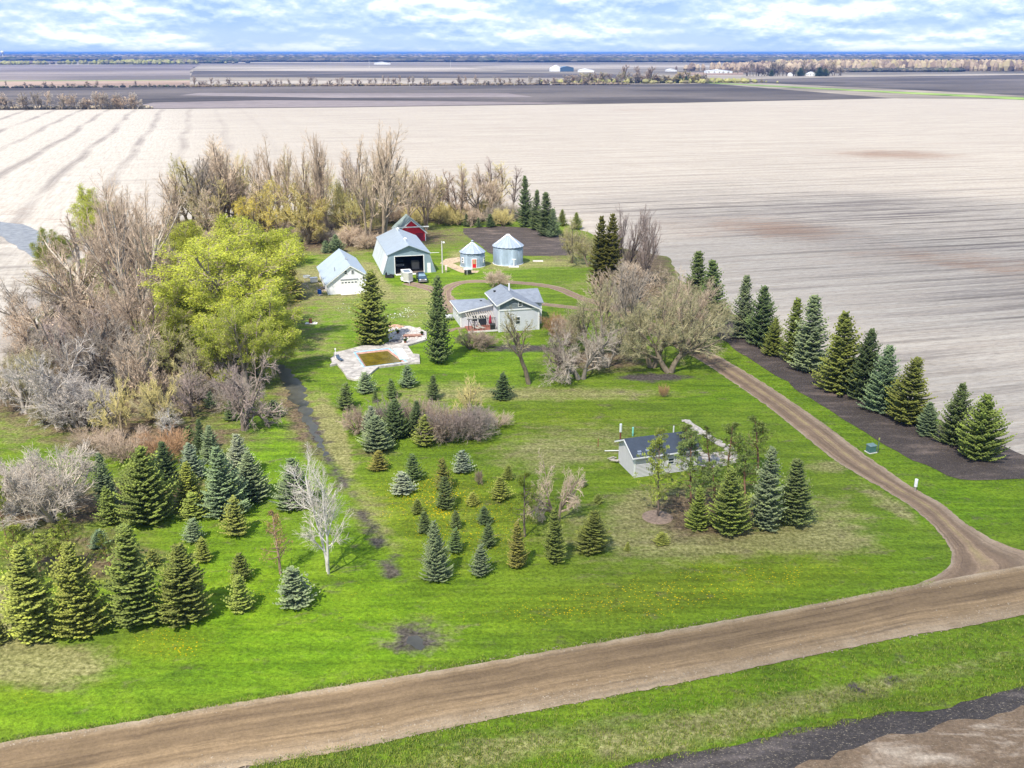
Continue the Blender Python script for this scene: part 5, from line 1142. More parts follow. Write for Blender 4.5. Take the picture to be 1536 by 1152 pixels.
# poles near shed
def pole_thing(name, label, cat, px, pyb, pyt, r, c1, c2=None, split=.5, box=None):
    x, y = G(px, pyb); h = top_h(pyt, y); t = thing(name, label, cat, (x, y, .1))
    MB().tube((0, 0, 0), (0, 0, h * split if c2 else h), r, r, 8).build('post', mat(name + '_c', c1), t)
    if c2: MB().tube((0, 0, h * split), (0, 0, h), r * (box or 1.2), r * (box or 1.2), 10).build('head', mat(name + '_h', c2), t)
    return t
pole_thing('bird_house_pole', 'pole with white top and rusty base behind the shed roof', 'pole', 930, 668, 637, .1, (.20, .05, .04), (.70, .74, .72), .62, 1.7)
pole_thing('marker_pipe', 'teal pipe standing in the grass behind the shed', 'pipe', 949, 655, 642, .1, (.15, .45, .40), (.25, .68, .6), .3, 1.2)
pole_thing('marker_pipe', 'short white pipe right of the shed roof', 'pipe', 1010, 652, 640, .1, (.7, .7, .7))
pole_thing('rusty_stake', 'rusty red stake alone left of the shed', 'stake', 897, 671, 659, .05, (.28, .08, .05))
pole_thing('driveway_marker', 'leaning white marker post on the grass right of the driveway', 'marker post', 1372, 738, 720, .12, (.35, .3, .25), (.82, .84, .84), .4, 1.6)
pole_thing('cable_marker', 'green cable marker post beside the utility box', 'marker post', 1316, 680, 658, .09, (.10, .14, .10), (.35, .38, .08), .86, 1.0)
pole_thing('utility_pole', 'thin dark pole among the trees at the drive bend', 'pole', 929, 486, 452, .10, (.12, .10, .08))
ub = thing('utility_box', 'green metal utility box on the grass strip', 'utility box', (*G(1306, 679), .1), R(20)); MB().box(-.5, -.4, .05, .5, .4, .95).build('cabinet', mat('box_green', (.07, .16, .15), .5), ub); MB().prism([(-.45, .95), (.45, .95), (.42, 1.1), (-.42, 1.02)], 0, -.55, .55).build('lid', mat('box_lid', (.14, .22, .22), .5), ub); MB().box(-.65, -.55, -.03, .65, .55, .06).build('pad', CONC, ub)
lp = MB().tube((0, 0, .12), (2.4, .1, .12), .07); o = lp.build('white_pipe', WHITE); x, y = G(907, 678.5); o.location = (x, y, .1); tag(o, 'white pipe lying on the grass left of the shed', 'pipe')
lg = MB()
for k in range(9): a = rnd.uniform(-.5, .9); x, y = rnd.uniform(-.8, .8), rnd.uniform(-.6, .6); lg.tube((x, y, .1 + .12 * (k % 3)), (x + 1.0 * math.cos(a), y + 1.0 * math.sin(a), .15 + .12 * (k % 3)), .09)
o = lg.build('log_pile', WOODL); x, y = G(918, 694); o.location = (x, y, .1); tag(o, 'small heap of split logs beside the shed wall', 'log pile', kind='stuff')
rk = MB()
for k in range(90):
    f = rnd.random(); px = 1026 + 72 * f + rnd.gauss(0, 1.5); py = 634 + 43 * f + rnd.gauss(0, 2); x, y = G(px, py); rk.rock((x, y, .12), rnd.uniform(.12, .35))
for k in range(120): x, y = G(rnd.uniform(1044, 1104), rnd.uniform(680, 698)); rk.rock((x, y, .12), rnd.uniform(.1, .3))
tag(rk.build('white_rocks', mat('white_rock', (.42, .38, .34), .9, 0, .35)), 'white rocks heaped in a border behind the shed', 'rocks', kind='stuff')
# --- swimming pool
PZ = .34
deck = [(495, 551), (499, 546), (496, 541), (501, 537), (501, 532), (512, 530), (524, 527), (542, 522), (573, 520.5), (584, 515.4), (582, 505), (583, 496), (594, 491.5), (615, 492), (628, 496), (640, 500), (640, 512), (625, 517), (611, 521), (616, 528), (620, 534), (629, 534.7), (630, 546.7), (613, 547.5), (590, 551), (568, 553.4), (560, 560), (552.5, 566.5), (542, 572.7), (531, 572), (521, 569.6), (515, 560), (505.6, 548.7)]
hole = [(530, 531), (584, 525), (612, 546), (545, 554.5)]
sp_ = thing('swimming_pool', 'half-drained swimming pool with brown water and blue liner edge', 'pool', (*G(562, 540), .1))
c0 = Vector((*G(562, 540), 0))
O_ = [Vector((*G(*p), 0)) - c0 for p in deck]; Hh = [Vector((*G(*p), 0)) - c0 for p in hole]
tris = tessellate_polygon([O_, Hh]); allp = O_ + Hh; n1_, n2_ = len(O_), len(Hh)
m = MB(); m.add([(p.x, p.y, PZ) for p in allp], [t_ for t_ in tris])
for ring, off in ((O_, 0), (Hh, n1_)):
    k = len(ring); m.add([(p.x, p.y, z) for z in (PZ, -.08) for p in ring], [(i, (i + 1) % k, k + (i + 1) % k, k + i) for i in range(k)])
m.build('deck', gravel_mat('broken_white_deck', (.45, .42, .39), .3, 1.6), sp_)
def scl(k): c = sum(Hh, Vector()) / 4; return [c + (p - c) * k for p in Hh]
h1, h2 = scl(.90), scl(.80)
m = MB(); m.add([(p.x, p.y, PZ - .06) for p in scl(1.0)] + [(p.x, p.y, PZ - .10) for p in h1], [(i, (i + 1) % 4, 4 + (i + 1) % 4, 4 + i) for i in range(4)]); m.build('liner_edge', mat('blue_liner', (.30, .50, .66), .5, 0, .35, 2), sp_)
m = MB(); m.add([(p.x, p.y, PZ - .09) for p in scl(.915)] + [(p.x, p.y, .05) for p in h2], [(i, (i + 1) % 4, 4 + (i + 1) % 4, 4 + i) for i in range(4)]); m.build('basin_wall', mat('stained_wall', (.42, .24, .19), .8, 0, .3, 2), sp_)
m = MB(); m.add([(p.x, p.y, .07) for p in scl(.83)], [(0, 1, 2, 3)]); m.build('water', water_mat('brown_water', (.13, .10, .012), .2), sp_)
m = MB(); a0, a1 = [Vector((*G(*p), 0)) - c0 for p in ((590, 527), (600, 543))]; sdv = Vector((1.2, .2, 0))
m.slab([a0 + Vector((0, 0, .40)), a1 + Vector((0, 0, .40)), a1 + sdv * .5 + Vector((0, 0, .42)), a0 + sdv * .5 + Vector((0, 0, .42))], .12); m.build('step_panel', mat('teal_panel', (.45, .68, .70), .5), sp_)
m = MB(); m.slab([a0 + sdv * .5 + Vector((0, 0, .44)), a1 + sdv * .5 + Vector((0, 0, .44)), a1 + sdv * 1.3 + Vector((0, 0, .44)), a0 + sdv * 1.3 + Vector((0, 0, .44))], .12); m.build('white_panel', WHITE, sp_)
lc = thing('pool_lounger', 'dark folded sun lounger on the pale deck left of the pool', 'lounger', (*G(510, 544), .44), R(35)); m = MB(); m.slab([(-.3, -.9, .3), (.3, -.9, .3), (.3, .5, .3), (-.3, .5, .3)], .08); m.build('seat', mat('navy_cloth', (.05, .08, .13)), lc); m = MB(); m.slab([(-.3, .5, .3), (.3, .5, .3), (.3, 1.0, .75), (-.3, 1.0, .75)], .08); m.build('backrest', mat('navy_cloth2', (.05, .08, .13)), lc)
for (x, y) in ((-.28, -.8), (.24, -.8), (-.28, .3), (.24, .3)): MB().box(x, y, 0, x + .05, y + .05, .23).build('leg', GALV, lc)
ps = thing('deck_post', 'thin white post at the left corner of the pool deck', 'post', (*G(504, 541), .1)); MB().tube((0, 0, 0), (0, 0, 1.9), .07).build('post', WHITE, ps); MB().tube((0, 0, 1.85), (0, 0, 2.1), .13).build('cap', WHITE, ps)
rk = MB()
for k in range(230):
    x, y = G(rnd.triangular(584, 636, 612), rnd.uniform(495, 512)); rk.rock((x, y, .42), rnd.uniform(.08, .30))
tag(rk.build('loose_stones', mat('mixed_stone', (.50, .44, .40), .9, 0, .4, 1.5)), 'loose stones strewn over the paving above the pool', 'stones', kind='stuff')
jk = MB()
for k in range(26): x, y = G(rnd.uniform(584, 606), rnd.uniform(490, 496)); jk.rock((x, y, .42), rnd.uniform(.2, .45))
tag(jk.build('rubble_heap', mat('rubble', (.42, .26, .18), .9, 0, .5, 2)), 'brown rubble heap at the top edge of the pool paving', 'rubble', kind='stuff')
x, y = G(618, 509); o = MB().tube((-1.6, -.2, .35), (1.6, .3, .35), .3, .26, 10).build('fallen_log', mat('log_red', (.30, .17, .13), .9, 0, .3, 2)); o.location = (x, y, .35); tag(o, 'reddish log lying on the stone paving above the pool', 'log')
x, y = G(594, 516.5); o = MB().lathe([(1.1, 0), (1.1, .22), (.85, .25), (.8, .05), (0, .03)], 20).build('fire_ring', mat('dark_stone', (.16, .15, .15), .9, 0, .4, 3)); o.location = (x, y, .42); tag(o, 'dark round fire ring above the pool corner', 'fire pit')
for k, (px, py, lab) in enumerate(((608, 517.5, 'small round plant on the paving beside the fire ring'), (597, 504, 'small green plant left on the stone paving'), (633, 506, 'small green plant at the right of the stone paving'))):
    t = thing('potted_plant', lab, 'plant', (*G(px, py), .44)); MB().lathe([(.0, 0), (.2, 0), (.25, .3), (.2, .3)], 10).build('pot', RUST, t)
    fm = MB(); [fm.add([Vector((0, 0, .3)), Vector((rnd.gauss(0, .25), rnd.gauss(0, .25), rnd.uniform(.4, .75))), Vector((rnd.gauss(0, .25), rnd.gauss(0, .25), rnd.uniform(.4, .75)))], [(0, 1, 2)]) for _ in range(50)]; o = fm.build('leaves', M_leaf, t); o.color = (.15, .22, .04, 1)
# --- vehicles in the yard
def wheels(par, xs, ys, r, w=.24, rim=True):
    for x in xs:
        for y in ys:
            s_ = 1 if x > 0 else -1
            wh = MB().tube((x - w / 2, y, r), (x + w / 2, y, r), r, n=18).build('wheel', mat('tyre', (.025, .025, .025), .85), par)
            if rim: MB().tube((x + s_ * w / 2 - .02, y, r), (x + s_ * (w / 2 + .02), y, r), r * .58, n=12).build('rim', mat('rim', (.5, .5, .52), .35, .7), wh)
tk = thing('pickup_truck', 'dark blue pickup truck parked in front of the barn', 'truck', (-20.4, 209.4, .1), R(12))
NB = mat('dark_blue_paint', (.03, .06, .11), .18, .25, .08)
bd = MB(); bd.prism([(-.05, .55), (0, .95), (.15, 1.18), (1.45, 1.28), (5.75, 1.28), (5.8, .6)], 0, -.98, .98); bd.build('body', NB, tk)
cb_ = MB(); y0, y1, y2, y3 = 1.45, 2.15, 3.9, 4.15
cb_.add([(-.9, y0, 1.27), (.9, y0, 1.27), (.74, y1, 1.9), (-.74, y1, 1.9), (-.9, y3, 1.27), (.9, y3, 1.27), (.74, y2, 1.9), (-.74, y2, 1.9)], [(3, 2, 6, 7), (0, 1, 2, 3), (1, 5, 6, 2), (5, 4, 7, 6), (4, 0, 3, 7)]); cb_.build('cab', NB, tk)
g_ = MB(); g_.add([(-.80, y0 + .04, 1.36), (.80, y0 + .04, 1.36), (.66, y1 - .10, 1.86), (-.66, y1 - .10, 1.86)], [(0, 1, 2, 3)]); [setattr(g_, 'v', [(a, b - .05, c + .02) for a, b, c in g_.v])]; g_.build('windshield', mat('windshield', (.18, .27, .33), .1), tk)
for s_ in (-1, 1):
    g_ = MB(); g_.add([(s_ * .90, y0 + .45, 1.33), (s_ * .90, y3 - .3, 1.33), (s_ * .79, y2 - .2, 1.84), (s_ * .79, y1 + .05, 1.84)], [(0, 1, 2, 3) if s_ > 0 else (3, 2, 1, 0)]); g_.build('side_window', GLASS, tk)
    MB().box(s_ * .62 - .2, -.08, .85, s_ * .62 + .2, .05, 1.04).build('headlight', mat('lamp_glass', (.85, .88, .9), .1), tk)
    MB().box(s_ * 1.12 - .12, y0 + .2, 1.25, s_ * 1.12 + .12, y0 + .32, 1.45).build('mirror', BLACK, tk)
MB().box(-.4, -.09, .78, .4, 0, 1.05).build('grille', mat('chrome', (.6, .62, .64), .25, .8), tk); MB().box(-.95, -.2, .5, .95, .02, .7).build('bumper', mat('chrome2', (.6, .62, .64), .25, .8), tk)
MB().box(-.85, 4.25, 1.2, .85, 5.7, 1.3).build('bed_cover', BLACK, tk); wheels(tk, (-.87, .87), (.98, 4.75), .4)
tr = thing('cargo_trailer', 'silver enclosed cargo trailer with V nose beside the pickup', 'trailer', (-23.7, 209.6, .1), R(16))
m = MB(); m.prism([(-1.05, .55), (0, 0), (1.05, .55), (1.05, 4.2), (-1.05, 4.2)], 2, .5, 2.35); m.build('body', mat('silver_skin', (.62, .62, .58), .4, .3, .06, 1, rib=(0, .35), ribdepth=.01), tr)
m = MB(); m.prism([(-1.1, .5), (0, -.06), (1.1, .5), (1.1, 4.25), (-1.1, 4.25)], 2, 2.35, 2.42); m.build('roof_cap', WHITE, tr); MB().box(-.75, .9, 2.42, .75, 3.6, 2.44).build('roof_panel', mat('roof_skin', (.35, .42, .50), .3, .5), tr)
m = MB(); m.prism([(-1.07, .54), (0, -.03), (1.07, .54), (1.07, 4.22), (-1.07, 4.22)], 2, .38, .52); m.build('frame', WHITE, tr); MB().box(-1.35, 1.7, .3, -1.06, 3.2, .85).build('fender', WHITE, tr); MB().box(1.06, 1.7, .3, 1.35, 3.2, .85).build('fender', WHITE, tr)
m = MB(); m.tube((-.5, .5, .42), (0, -1.1, .42), .05); m.tube((.5, .5, .42), (0, -1.1, .42), .05); m.tube((0, -1.0, 0), (0, -1.0, .7), .05); m.build('tow_bar', GALV, tr); wheels(tr, (-1.15, 1.15), (2.05, 2.8), .33)
mw = thing('riding_mower', 'black riding mower parked at the barn front corner', 'mower', (-28.0, 215.2, .1), R(75))
MB().prism([(-.2, .35), (-.2, .75), (.7, .85), (.9, .5), (.9, .35)], 0, -.3, .3).build('hood', BLACK, mw); MB().prism([(1.0, .4), (1.0, .62), (1.5, .62), (1.65, 1.15), (1.75, 1.15), (1.8, .4)], 0, -.28, .28).build('seat', BLACK, mw); MB().box(-.65, .2, .12, .65, 1.3, .32).build('deck', BLACK, mw)
MB().tube((0, .75, .8), (0, 1.0, 1.15), .03).build('steering_column', BLACK, mw); m = MB(); m.tube((-.35, 1.75, .4), (-.35, 1.85, 1.6), .035); m.tube((.35, 1.75, .4), (.35, 1.85, 1.6), .035); m.tube((-.35, 1.85, 1.6), (.35, 1.85, 1.6), .035); m.build('roll_bar', BLACK, mw); wheels(mw, (-.5, .5), (.1, 1.5), .27, .2)
cr = thing('utility_cart', 'small grey topped cart standing before the hut bin', 'cart', (*G(702, 412), .1), R(10))
MB().box(-.8, -.5, .35, .8, .5, .9).build('body', BLACK, cr); MB().box(-1.05, -.7, 1.25, 1.05, .7, 1.35).build('top', mat('grey_top', (.55, .58, .6), .5), cr)
for (x, y) in ((-.7, -.45), (.64, -.45), (-.7, .4), (.64, .4)): MB().box(x, y, .9, x + .06, y + .06, 1.25).build('post', WHITE, cr)
wheels(cr, (-.75, .75), (-.3, .3), .28, .15, False); MB().tube((-.3, -.75, 0), (-.3, -.7, 1.3), .04).build('handle', WHITE, cr)
# --- odds and ends by the garage
def small(name, label, cat, px, py, parts, rot=0):
    t = thing(name, label, cat, (*G(px, py), .1), R(rot))
    for (n, mt, fn) in parts: m = MB(); fn(m); m.build(n, mt, t)
    return t
small('chest_freezer', 'white chest freezer standing outside left of the garage', 'freezer', 471, 424, [('body', WHITE, lambda m: m.box(-.8, -.5, .1, .8, .5, 1.0)), ('lid', WHITE, lambda m: m.box(-.84, -.54, 1.01, .84, .54, 1.14)), ('base', BLACK, lambda m: m.box(-.74, -.44, 0, .74, .44, .1))], 20)
small('plastic_barrel', 'bright blue plastic barrel at the garage corner', 'barrel', 479.5, 441, [('drum', mat('blue_plastic', (.01, .12, .55), .4), lambda m: m.lathe([(0, 0), (.42, 0), (.46, .25), (.46, .5), (.42, .8), (.3, .92), (0, .94)], 16)), ('rim', BLACK, lambda m: m.lathe([(.43, .78), (.46, .82), (.40, .86)], 16))])
small('water_trough', 'round grey trough in the grass left of the freezer', 'trough', 460, 417, [('tub', GALV, lambda m: m.lathe([(0, .05), (.8, .05), (.85, .45), (.78, .45), (.74, .12), (0, .12)], 18)), ('water', mat('tw', (.1, .12, .12), .1), lambda m: m.lathe([(0, .3), (.76, .3)], 18))])
small('burn_barrel', 'rusty burn barrel on a pale slab in the yard', 'barrel', 466, 486, [('drum', RUST, lambda m: m.lathe([(0, .1), (.32, .1), (.33, .4), (.32, .95), (.28, .95), (.27, .2), (0, .2)], 14)), ('slab', CONCL, lambda m: m.box(-1.0, -.6, 0, 1.3, .5, .1)), ('block', CONC, lambda m: m.box(.6, -.3, .1, 1.0, .1, .3))])
rk = MB()
for k in range(60): x, y = G(rnd.gauss(482, 5), rnd.gauss(436, 4)); rk.rock((x, y, .1), rnd.uniform(.08, .3))
for k in range(70): x, y = G(rnd.gauss(456, 7), rnd.gauss(427, 4)); rk.rock((x, y, .1), rnd.uniform(.06, .22))
tag(rk.build('scrap_pile', mat('scrap', (.33, .27, .24), .9, 0, .6, 1.2)), 'scattered scrap and debris beside the garage wall', 'debris', kind='stuff')
rk = MB()
for (cx_, cy_, sx_, sy_, n_) in ((515, 463, 7, 3, 16), (612, 471, 12, 3, 34), (608, 466, 5, 2, 12), (590, 474, 8, 2, 10)):
    for k in range(n_): x, y = G(rnd.gauss(cx_, sx_), rnd.gauss(cy_, sy_)); rk.rock((x, y, .1), rnd.uniform(.05, .15), flat=.4)
tag(rk.build('white_litter', mat('white_bits', (.7, .7, .68), .9, 0, .1)), 'white scraps scattered over the dry lawn above the pool', 'litter', kind='stuff')
small('hay_roll', 'small pile of brown stones at the house corner path', 'stone pile', 705, 529, [('stones', mat('sp', (.3, .22, .18), .9, 0, .4), lambda m: [m.rock((rnd.gauss(0, 1.3), rnd.gauss(0, .4), 0), rnd.uniform(.15, .4)) for _ in range(26)])]) if False else None
x, y = G(986, 777); o = MB().lathe([(1.75, .02), (1.55, .12), (0, .16)], 24).build('mulch_ring', mat('mulch', (.22, .16, .12), .95, 0, .4, 4)); o.location = (x, y, .09); tag(o, 'brown mulch ring around the foot of the yellow-green pine', 'mulch')
# --- distant farm buildings
def farb(name, label, cat, px, py, w, d_, h, roofh, wm, rm__, rot=14, extra=None):
    x, y = G(px, py); t = thing(name, label, cat, (x, y, .3), R(rot))
    MB().prism([(0, 0), (w, 0), (w, h), (w / 2, h + roofh), (0, h)], 1, 0, d_).build('walls', wm, t)
    m = MB(); o1 = .5; k = roofh / (w / 2)
    m.slab([(-o1, -o1, h - k * o1 + .2), (w / 2, -o1, h + roofh + .2), (w / 2, d_ + o1, h + roofh + .2), (-o1, d_ + o1, h - k * o1 + .2)], .2); m.slab([(w / 2, -o1, h + roofh + .2), (w + o1, -o1, h - k * o1 + .2), (w + o1, d_ + o1, h - k * o1 + .2), (w / 2, d_ + o1, h + roofh + .2)], .2); m.build('roof', rm__, t)
    if extra:
        for (x0, z0, x1, z1) in extra: MB().box(x0, -.12, z0, x1, .0, z1).build('window', GLASS, t)
    return t
WR = mat('white_roof', (.75, .77, .8), .5); BR_ = mat('blue_roof', (.10, .18, .28), .5); PB = mat('pale_blue_wall', (.70, .76, .82))
farb('farmhouse', 'distant white farmhouse with pale blue roof among trees', 'house', 980, 125, 11, 12, 6, 4, WHITE, PB, 14, [(2, 3.5, 3.5, 5), (6, 3.5, 7.5, 5), (2, 1, 3.5, 2.4)])
farb('farmhouse', 'distant small white house hidden in the farm trees', 'house', 929, 125.5, 10, 9, 5, 3, WHITE, WR, 14, [(2, 2, 3.6, 3.6)])
farb('white_shed', 'small distant white shed left among the farm trees', 'shed', 900, 122, 9, 8, 5, 3, WHITE, WR)
farb('white_barn', 'distant white barn with two roofs beyond the tree cluster', 'barn', 827, 107.5, 34, 20, 8, 9, WHITE, WR)
farb('blue_barn', 'distant dark blue barn beside the white one', 'barn', 841, 107.5, 38, 30, 10, 4, mat('navy_steel', (.05, .10, .17)), BR_)
farb('white_barn', 'distant long white barn behind the farm trees', 'barn', 870, 108.5, 40, 20, 5, 4, WHITE, WR)
farb('white_barn', 'distant low white building right of the farm trees', 'barn', 1002, 107.5, 26, 20, 4, 3, WHITE, WR)
farb('poultry_house', 'distant long low white building with a row of small trees before it', 'barn', 1060, 110, 72, 16, 5, 4, PB, WR)
farb('farmhouse', 'distant white house in front of the right grove', 'house', 1213, 114.5, 19, 12, 5, 4, WHITE, PB, 14, [(3, 2, 5, 3.6), (10, 2, 12, 3.6)])
farb('white_barn', 'distant white buildings on the left horizon plain', 'barn', 562, 97, 70, 30, 6, 6, WHITE, WR)
farb('white_shed', 'small distant white shed left of the grove house', 'shed', 1184, 114.6, 8, 8, 4, 3, WHITE, WR)
for k in range(7): tree('lo', 1064 + k * 7, 110.6, 106.6, 5, 'olv', 'small dark tree in the row before the distant long white building', None, group='small trees before the long white building')
for k, (px, b_, tp, w_, lab) in enumerate(((1200, 114.6, 102, 12, 'distant dark evergreen left of the white grove house'), (1229, 114.6, 101, 14, 'distant dark evergreen right of the white grove house'), (1238, 114.6, 103, 12, 'second distant dark evergreen right of the grove house'), (1157, 114.7, 104, 8, 'distant dark evergreen at the left of the right grove'), (1002, 125, 116, 10, 'distant evergreen right of the white farmhouse'), (1019, 125, 114, 8, 'pointed distant evergreen right of the farmhouse'), (1029, 125, 114, 8, 'distant evergreen at the right of the farm cluster'))): spruce(px, tp, b_, w_, 'd', lab, kind='n')
# water towers and masts on the horizon
def wtower(px, label, Y, hh, r):
    x = (px - 768) / F * depth(Y); t = thing('water_tower', label, 'water tower', (x, Y, 0)); MB().tube((0, 0, 0), (0, 0, hh - r), r * .25, r * .2, 10).build('column', WHITE, t); MB().lathe([(.1, hh - r * 1.6), (r * .8, hh - r), (r, hh - r * .4), (r * .8, hh), (0, hh + r * .3)], 16).build('tank', WHITE, t, True)
wtower(5, 'white water tower on the horizon at the far left', 9000, 62, 16); wtower(347, 'tiny white water tower on the left horizon', 15000, 72, 14)
for k, (px, Y, hh, lab) in enumerate(((324, 11000, 120, 'taller thin radio mast on the left horizon'), (317, 11000, 90, 'shorter thin radio mast on the left horizon'), (554, 3300, 28, 'thin white pole in the distant middle field'), (676, 3400, 26, 'second thin white pole in the distant middle field'))):
    x = (px - 768) / F * depth(Y); t = thing('radio_mast', lab, 'mast', (x, Y, 0)); MB().tube((0, 0, 0), (0, 0, hh), hh * .010, hh * .006, 6).build('mast', WHITE if k > 1 else mat('mast_grey', (.25, .27, .3)), t); MB().box(-hh * .02, -.3, hh * .9, hh * .02, .3, hh * .92).build('crossarm', GALV, t)

# ---------------------------------------------------------------- rough grass and loose gravel along the road
tf = MB()
def tuft(x, y, h, n=7, sp=.14):
    for _ in range(n):
        a = rnd.random() * 6.283; l = h * rnd.uniform(.6, 1.2); b = Vector((x + rnd.gauss(0, sp), y + rnd.gauss(0, sp), .1)); w = Vector((-math.sin(a), math.cos(a), 0)) * .035
        tf.tv = rnd.random(); tf.add([b - w, b + w, b + Vector((math.cos(a) * l * .5, math.sin(a) * l * .5, l))], [(0, 1, 2)])
for k in range(5200):
    f = rnd.random(); px = 380 + 1180 * f; e0 = 1142 - (px - 383) * (1142 - 924) / (1536 - 383) + 4; e1 = min(1165, 1162 - (px - 900) * (1162 - 1033) / 636) if px > 700 else 1165
    if e1 <= e0 + 3: continue
    x, y = G(px, e0 + (e1 - e0) * rnd.random() ** .8); tuft(x, y, rnd.uniform(.10, .26))
for k in range(1600):
    f = rnd.random(); px = 1400 * f; py = 1117 - px * .168 - abs(rnd.gauss(0, 3)) - (px > 1024) * (px - 1024) * .01; x, y = G(px, py); tuft(x, y, rnd.uniform(.08, .22), 5)
M_tuft = foliage_mat('tuft_grass', .2, (2.0, 1.5, 1.6)); o = tf.build('grass_tufts', M_tuft); o.color = (.17, .24, .04, 1); tag(o, 'rough grass tufts in the ditch and along the road edges', 'grass', kind='stuff')
gv = MB()
for k in range(1900):
    px = rnd.uniform(0, 1536); c_ = rnd.random(); top_ = 1117 - px * .1735; bot_ = 1232 - px * .2; py = bot_ - abs(rnd.gauss(0, 14)) if c_ < .7 else top_ + abs(rnd.gauss(0, 5)); x, y = G(px, py); r_ = rnd.uniform(.02, .07)
    gv.add([(x - r_, y - r_, .16), (x + r_, y - r_, .16), (x + r_, y + r_, .16), (x - r_, y + r_, .16), (x, y, .16 + r_)], [(0, 1, 4), (1, 2, 4), (2, 3, 4), (3, 0, 4)])
tag(gv.build('loose_gravel', mat('loose_stone', (.27, .22, .16), .9, 0, .4, 3)), 'loose gravel stones scattered along the road shoulder', 'gravel', kind='stuff')
HAZE = True
# ------------------------------------------------------------------ sky, sun, haze, camera
SUN_AZ = math.atan2(-.50, -.87); SUN_EL = R(54)
sd = Vector((math.sin(SUN_AZ) * math.cos(SUN_EL), math.cos(SUN_AZ) * math.cos(SUN_EL), math.sin(SUN_EL)))
W = bpy.data.worlds.new('World'); S.world = W; W.use_nodes = True
nt = W.node_tree; bg = nt.nodes['Background']
sky = N(nt, 'ShaderNodeTexSky', sky_type='NISHITA'); sky.sun_disc = False; sky.sun_elevation = SUN_EL; sky.sun_rotation = SUN_AZ
sky.air_density = 1.2; sky.dust_density = .6; sky.ozone_density = 3.0
gen = N(nt, 'ShaderNodeTexCoord').outputs['Generated']
sx = N(nt, 'ShaderNodeSeparateXYZ'); nt.links.new(gen, sx.inputs[0])
az = math_n(nt, 'ARCTAN2', sx.outputs[0], sx.outputs[1]); el = math_n(nt, 'MAXIMUM', sx.outputs[2], 0.0)
# clouds thicken into flat bands towards the horizon
vv = math_n(nt, 'MULTIPLY', math_n(nt, 'POWER', math_n(nt, 'ADD', el, .006), .7), 10.5)
def cloudv(dz):
    c = N(nt, 'ShaderNodeCombineXYZ'); nt.links.new(math_n(nt, 'MULTIPLY', az, 7.5), c.inputs[0]); nt.links.new(math_n(nt, 'ADD', vv, dz), c.inputs[1]); c.inputs[2].default_value = 3.7
    return noise_n(nt, c.outputs[0], 1.0, 12, .58, .0)
n0 = cloudv(0); n1 = cloudv(.11)
cover = ramp(nt, n0, [(.36, 0.0), (.56, .92)])
lit = math_n(nt, 'ADD', math_n(nt, 'MULTIPLY', math_n(nt, 'SUBTRACT', n0, n1), 5.5), .5, True)
cl = ramp(nt, lit, [(.1, (3.0, 4.4, 6.9)), (.5, (5.3, 6.5, 8.0)), (.9, (9.2, 9.3, 9.3))])
blue = ramp(nt, el, [(0, (3.9, 5.6, 8.0)), (.055, (2.0, 3.8, 7.3)), (.3, (1.0, 2.2, 5.6))])
fadeh = ramp(nt, el, [(0, .35), (.008, .8), (.02, 1.0)])
base = mixc(nt, .75, sky.outputs[0], blue)
colw = mixc(nt, math_n(nt, 'MULTIPLY', cover, fadeh), base, cl)
nt.links.new(colw, bg.inputs['Color']); bg.inputs['Strength'].default_value = .092
sl = bpy.data.lights.new('sun', 'SUN'); sl.energy = 4.4; sl.angle = R(.7); sl.color = (1, .93, .82)
so = bpy.data.objects.new('sun', sl); COL.objects.link(so); so.rotation_euler = sd.to_track_quat('Z', 'Y').to_euler()
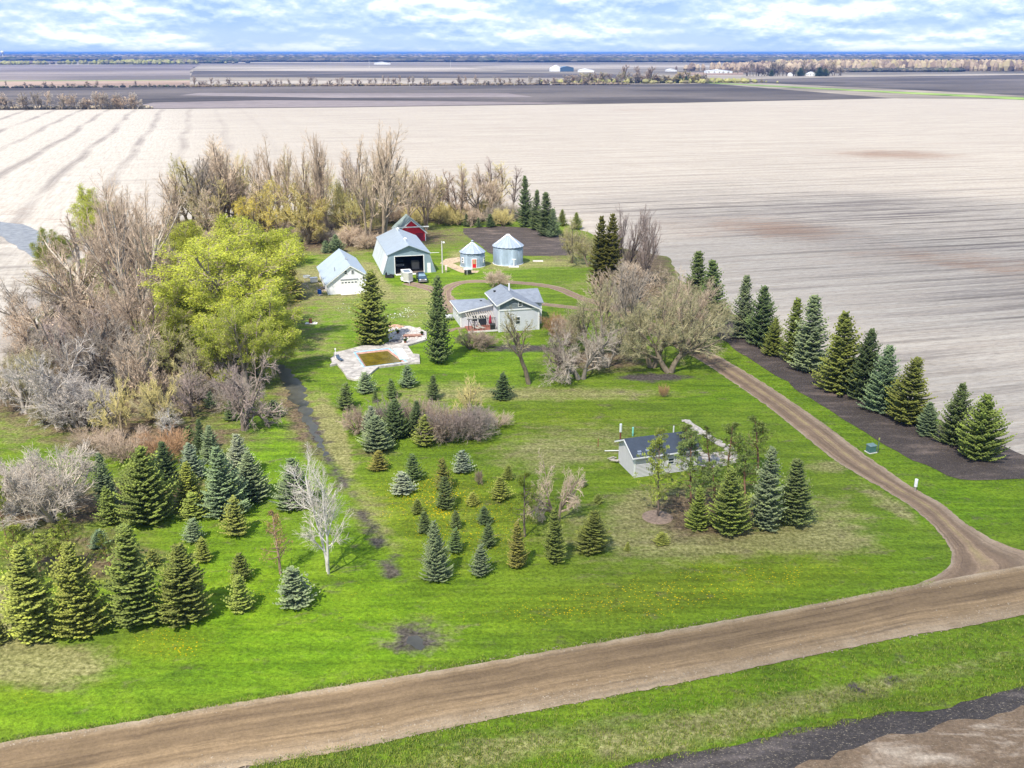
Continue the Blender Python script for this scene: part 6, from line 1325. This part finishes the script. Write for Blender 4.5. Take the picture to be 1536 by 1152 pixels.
# unseen cumulus shells towards the sun, added to shade the farm's right half
cm_, cnt, cb_n = nodes('cloud_vapour')
lw = N(cnt, 'ShaderNodeLayerWeight'); lw.inputs['Blend'].default_value = .5
tb = N(cnt, 'ShaderNodeBsdfTransparent'); mxs = N(cnt, 'ShaderNodeMixShader'); cb_n.inputs['Base Color'].default_value = (.9, .9, .9, 1); cb_n.inputs['Roughness'].default_value = 1
geo = N(cnt, 'ShaderNodeNewGeometry')
fcg = ramp(cnt, lw.outputs['Facing'], [(0, .13), (.55, .08), (1, 0.0)]); cnt.links.new(fcg, mxs.inputs[0]); cnt.links.new(tb.outputs[0], mxs.inputs[1]); cnt.links.new(cb_n.outputs[0], mxs.inputs[2]); cnt.links.new(mxs.outputs[0], cnt.nodes['Material Output'].inputs['Surface'])
CA = 900.0
for (gx_, gy_, rx_, ry_) in ((95, 150, 105, 120), (60, 90, 70, 60), (150, 250, 130, 90)):
    b_ = MB(); nu, nv = 48, 24; vs = []
    for i in range(nv + 1):
        ph = math.pi * i / nv
        for j in range(nu):
            th = 2 * math.pi * j / nu; d = Vector((math.sin(ph) * math.cos(th), math.sin(ph) * math.sin(th), math.cos(ph)))
            k = 1 + .22 * noise.noise(d * 2.2 + Vector((gx_, 0, 0))) + .12 * noise.noise(d * 5 + Vector((gx_, 3, 0)))
            vs.append((d.x * rx_ * k, d.y * ry_ * k, d.z * 45 * k * (1 if d.z > 0 else .35)))
    b_.add(vs, [(i * nu + j, (i + 1) * nu + j, (i + 1) * nu + (j + 1) % nu, i * nu + (j + 1) % nu) for i in range(nv) for j in range(nu)])
    o = b_.build('cloud', cm_, None, True); o.location = (gx_ + sd.x / sd.z * CA, gy_ + sd.y / sd.z * CA, CA); tag(o, kind='structure')
if HAZE:
    hm = bpy.data.materials.new('haze_air'); hm.use_nodes = True; hn = hm.node_tree
    for n in list(hn.nodes):
        if n.type == 'BSDF_PRINCIPLED': hn.nodes.remove(n)
    pv = N(hn, 'ShaderNodeVolumePrincipled'); pv.inputs['Density'].default_value = 6.0e-5; pv.inputs['Color'].default_value = (.10, .33, .95, 1)
    hn.links.new(pv.outputs[0], hn.nodes['Material Output'].inputs['Volume'])
    tag(MB().box(-29000, -350, -1, 29000, 33000, 62).build('haze', hm), kind='stuff')
cam = bpy.data.cameras.new('camera'); co = bpy.data.objects.new('camera', cam); COL.objects.link(co)
co.location = (0, 0, H); co.rotation_euler = (R(90) - P, 0, 0); cam.sensor_width = 36; cam.lens = 36 * F / 1536; cam.clip_end = 80000; cam.clip_start = 1
S.camera = co
S.view_settings.view_transform = 'Standard'; S.view_settings.look = 'None'; S.view_settings.exposure = .70; S.view_settings.gamma = 1
S.render.engine = 'CYCLES'; S.cycles.max_bounces = 5; S.cycles.transparent_max_bounces = 12; S.cycles.volume_bounces = 0
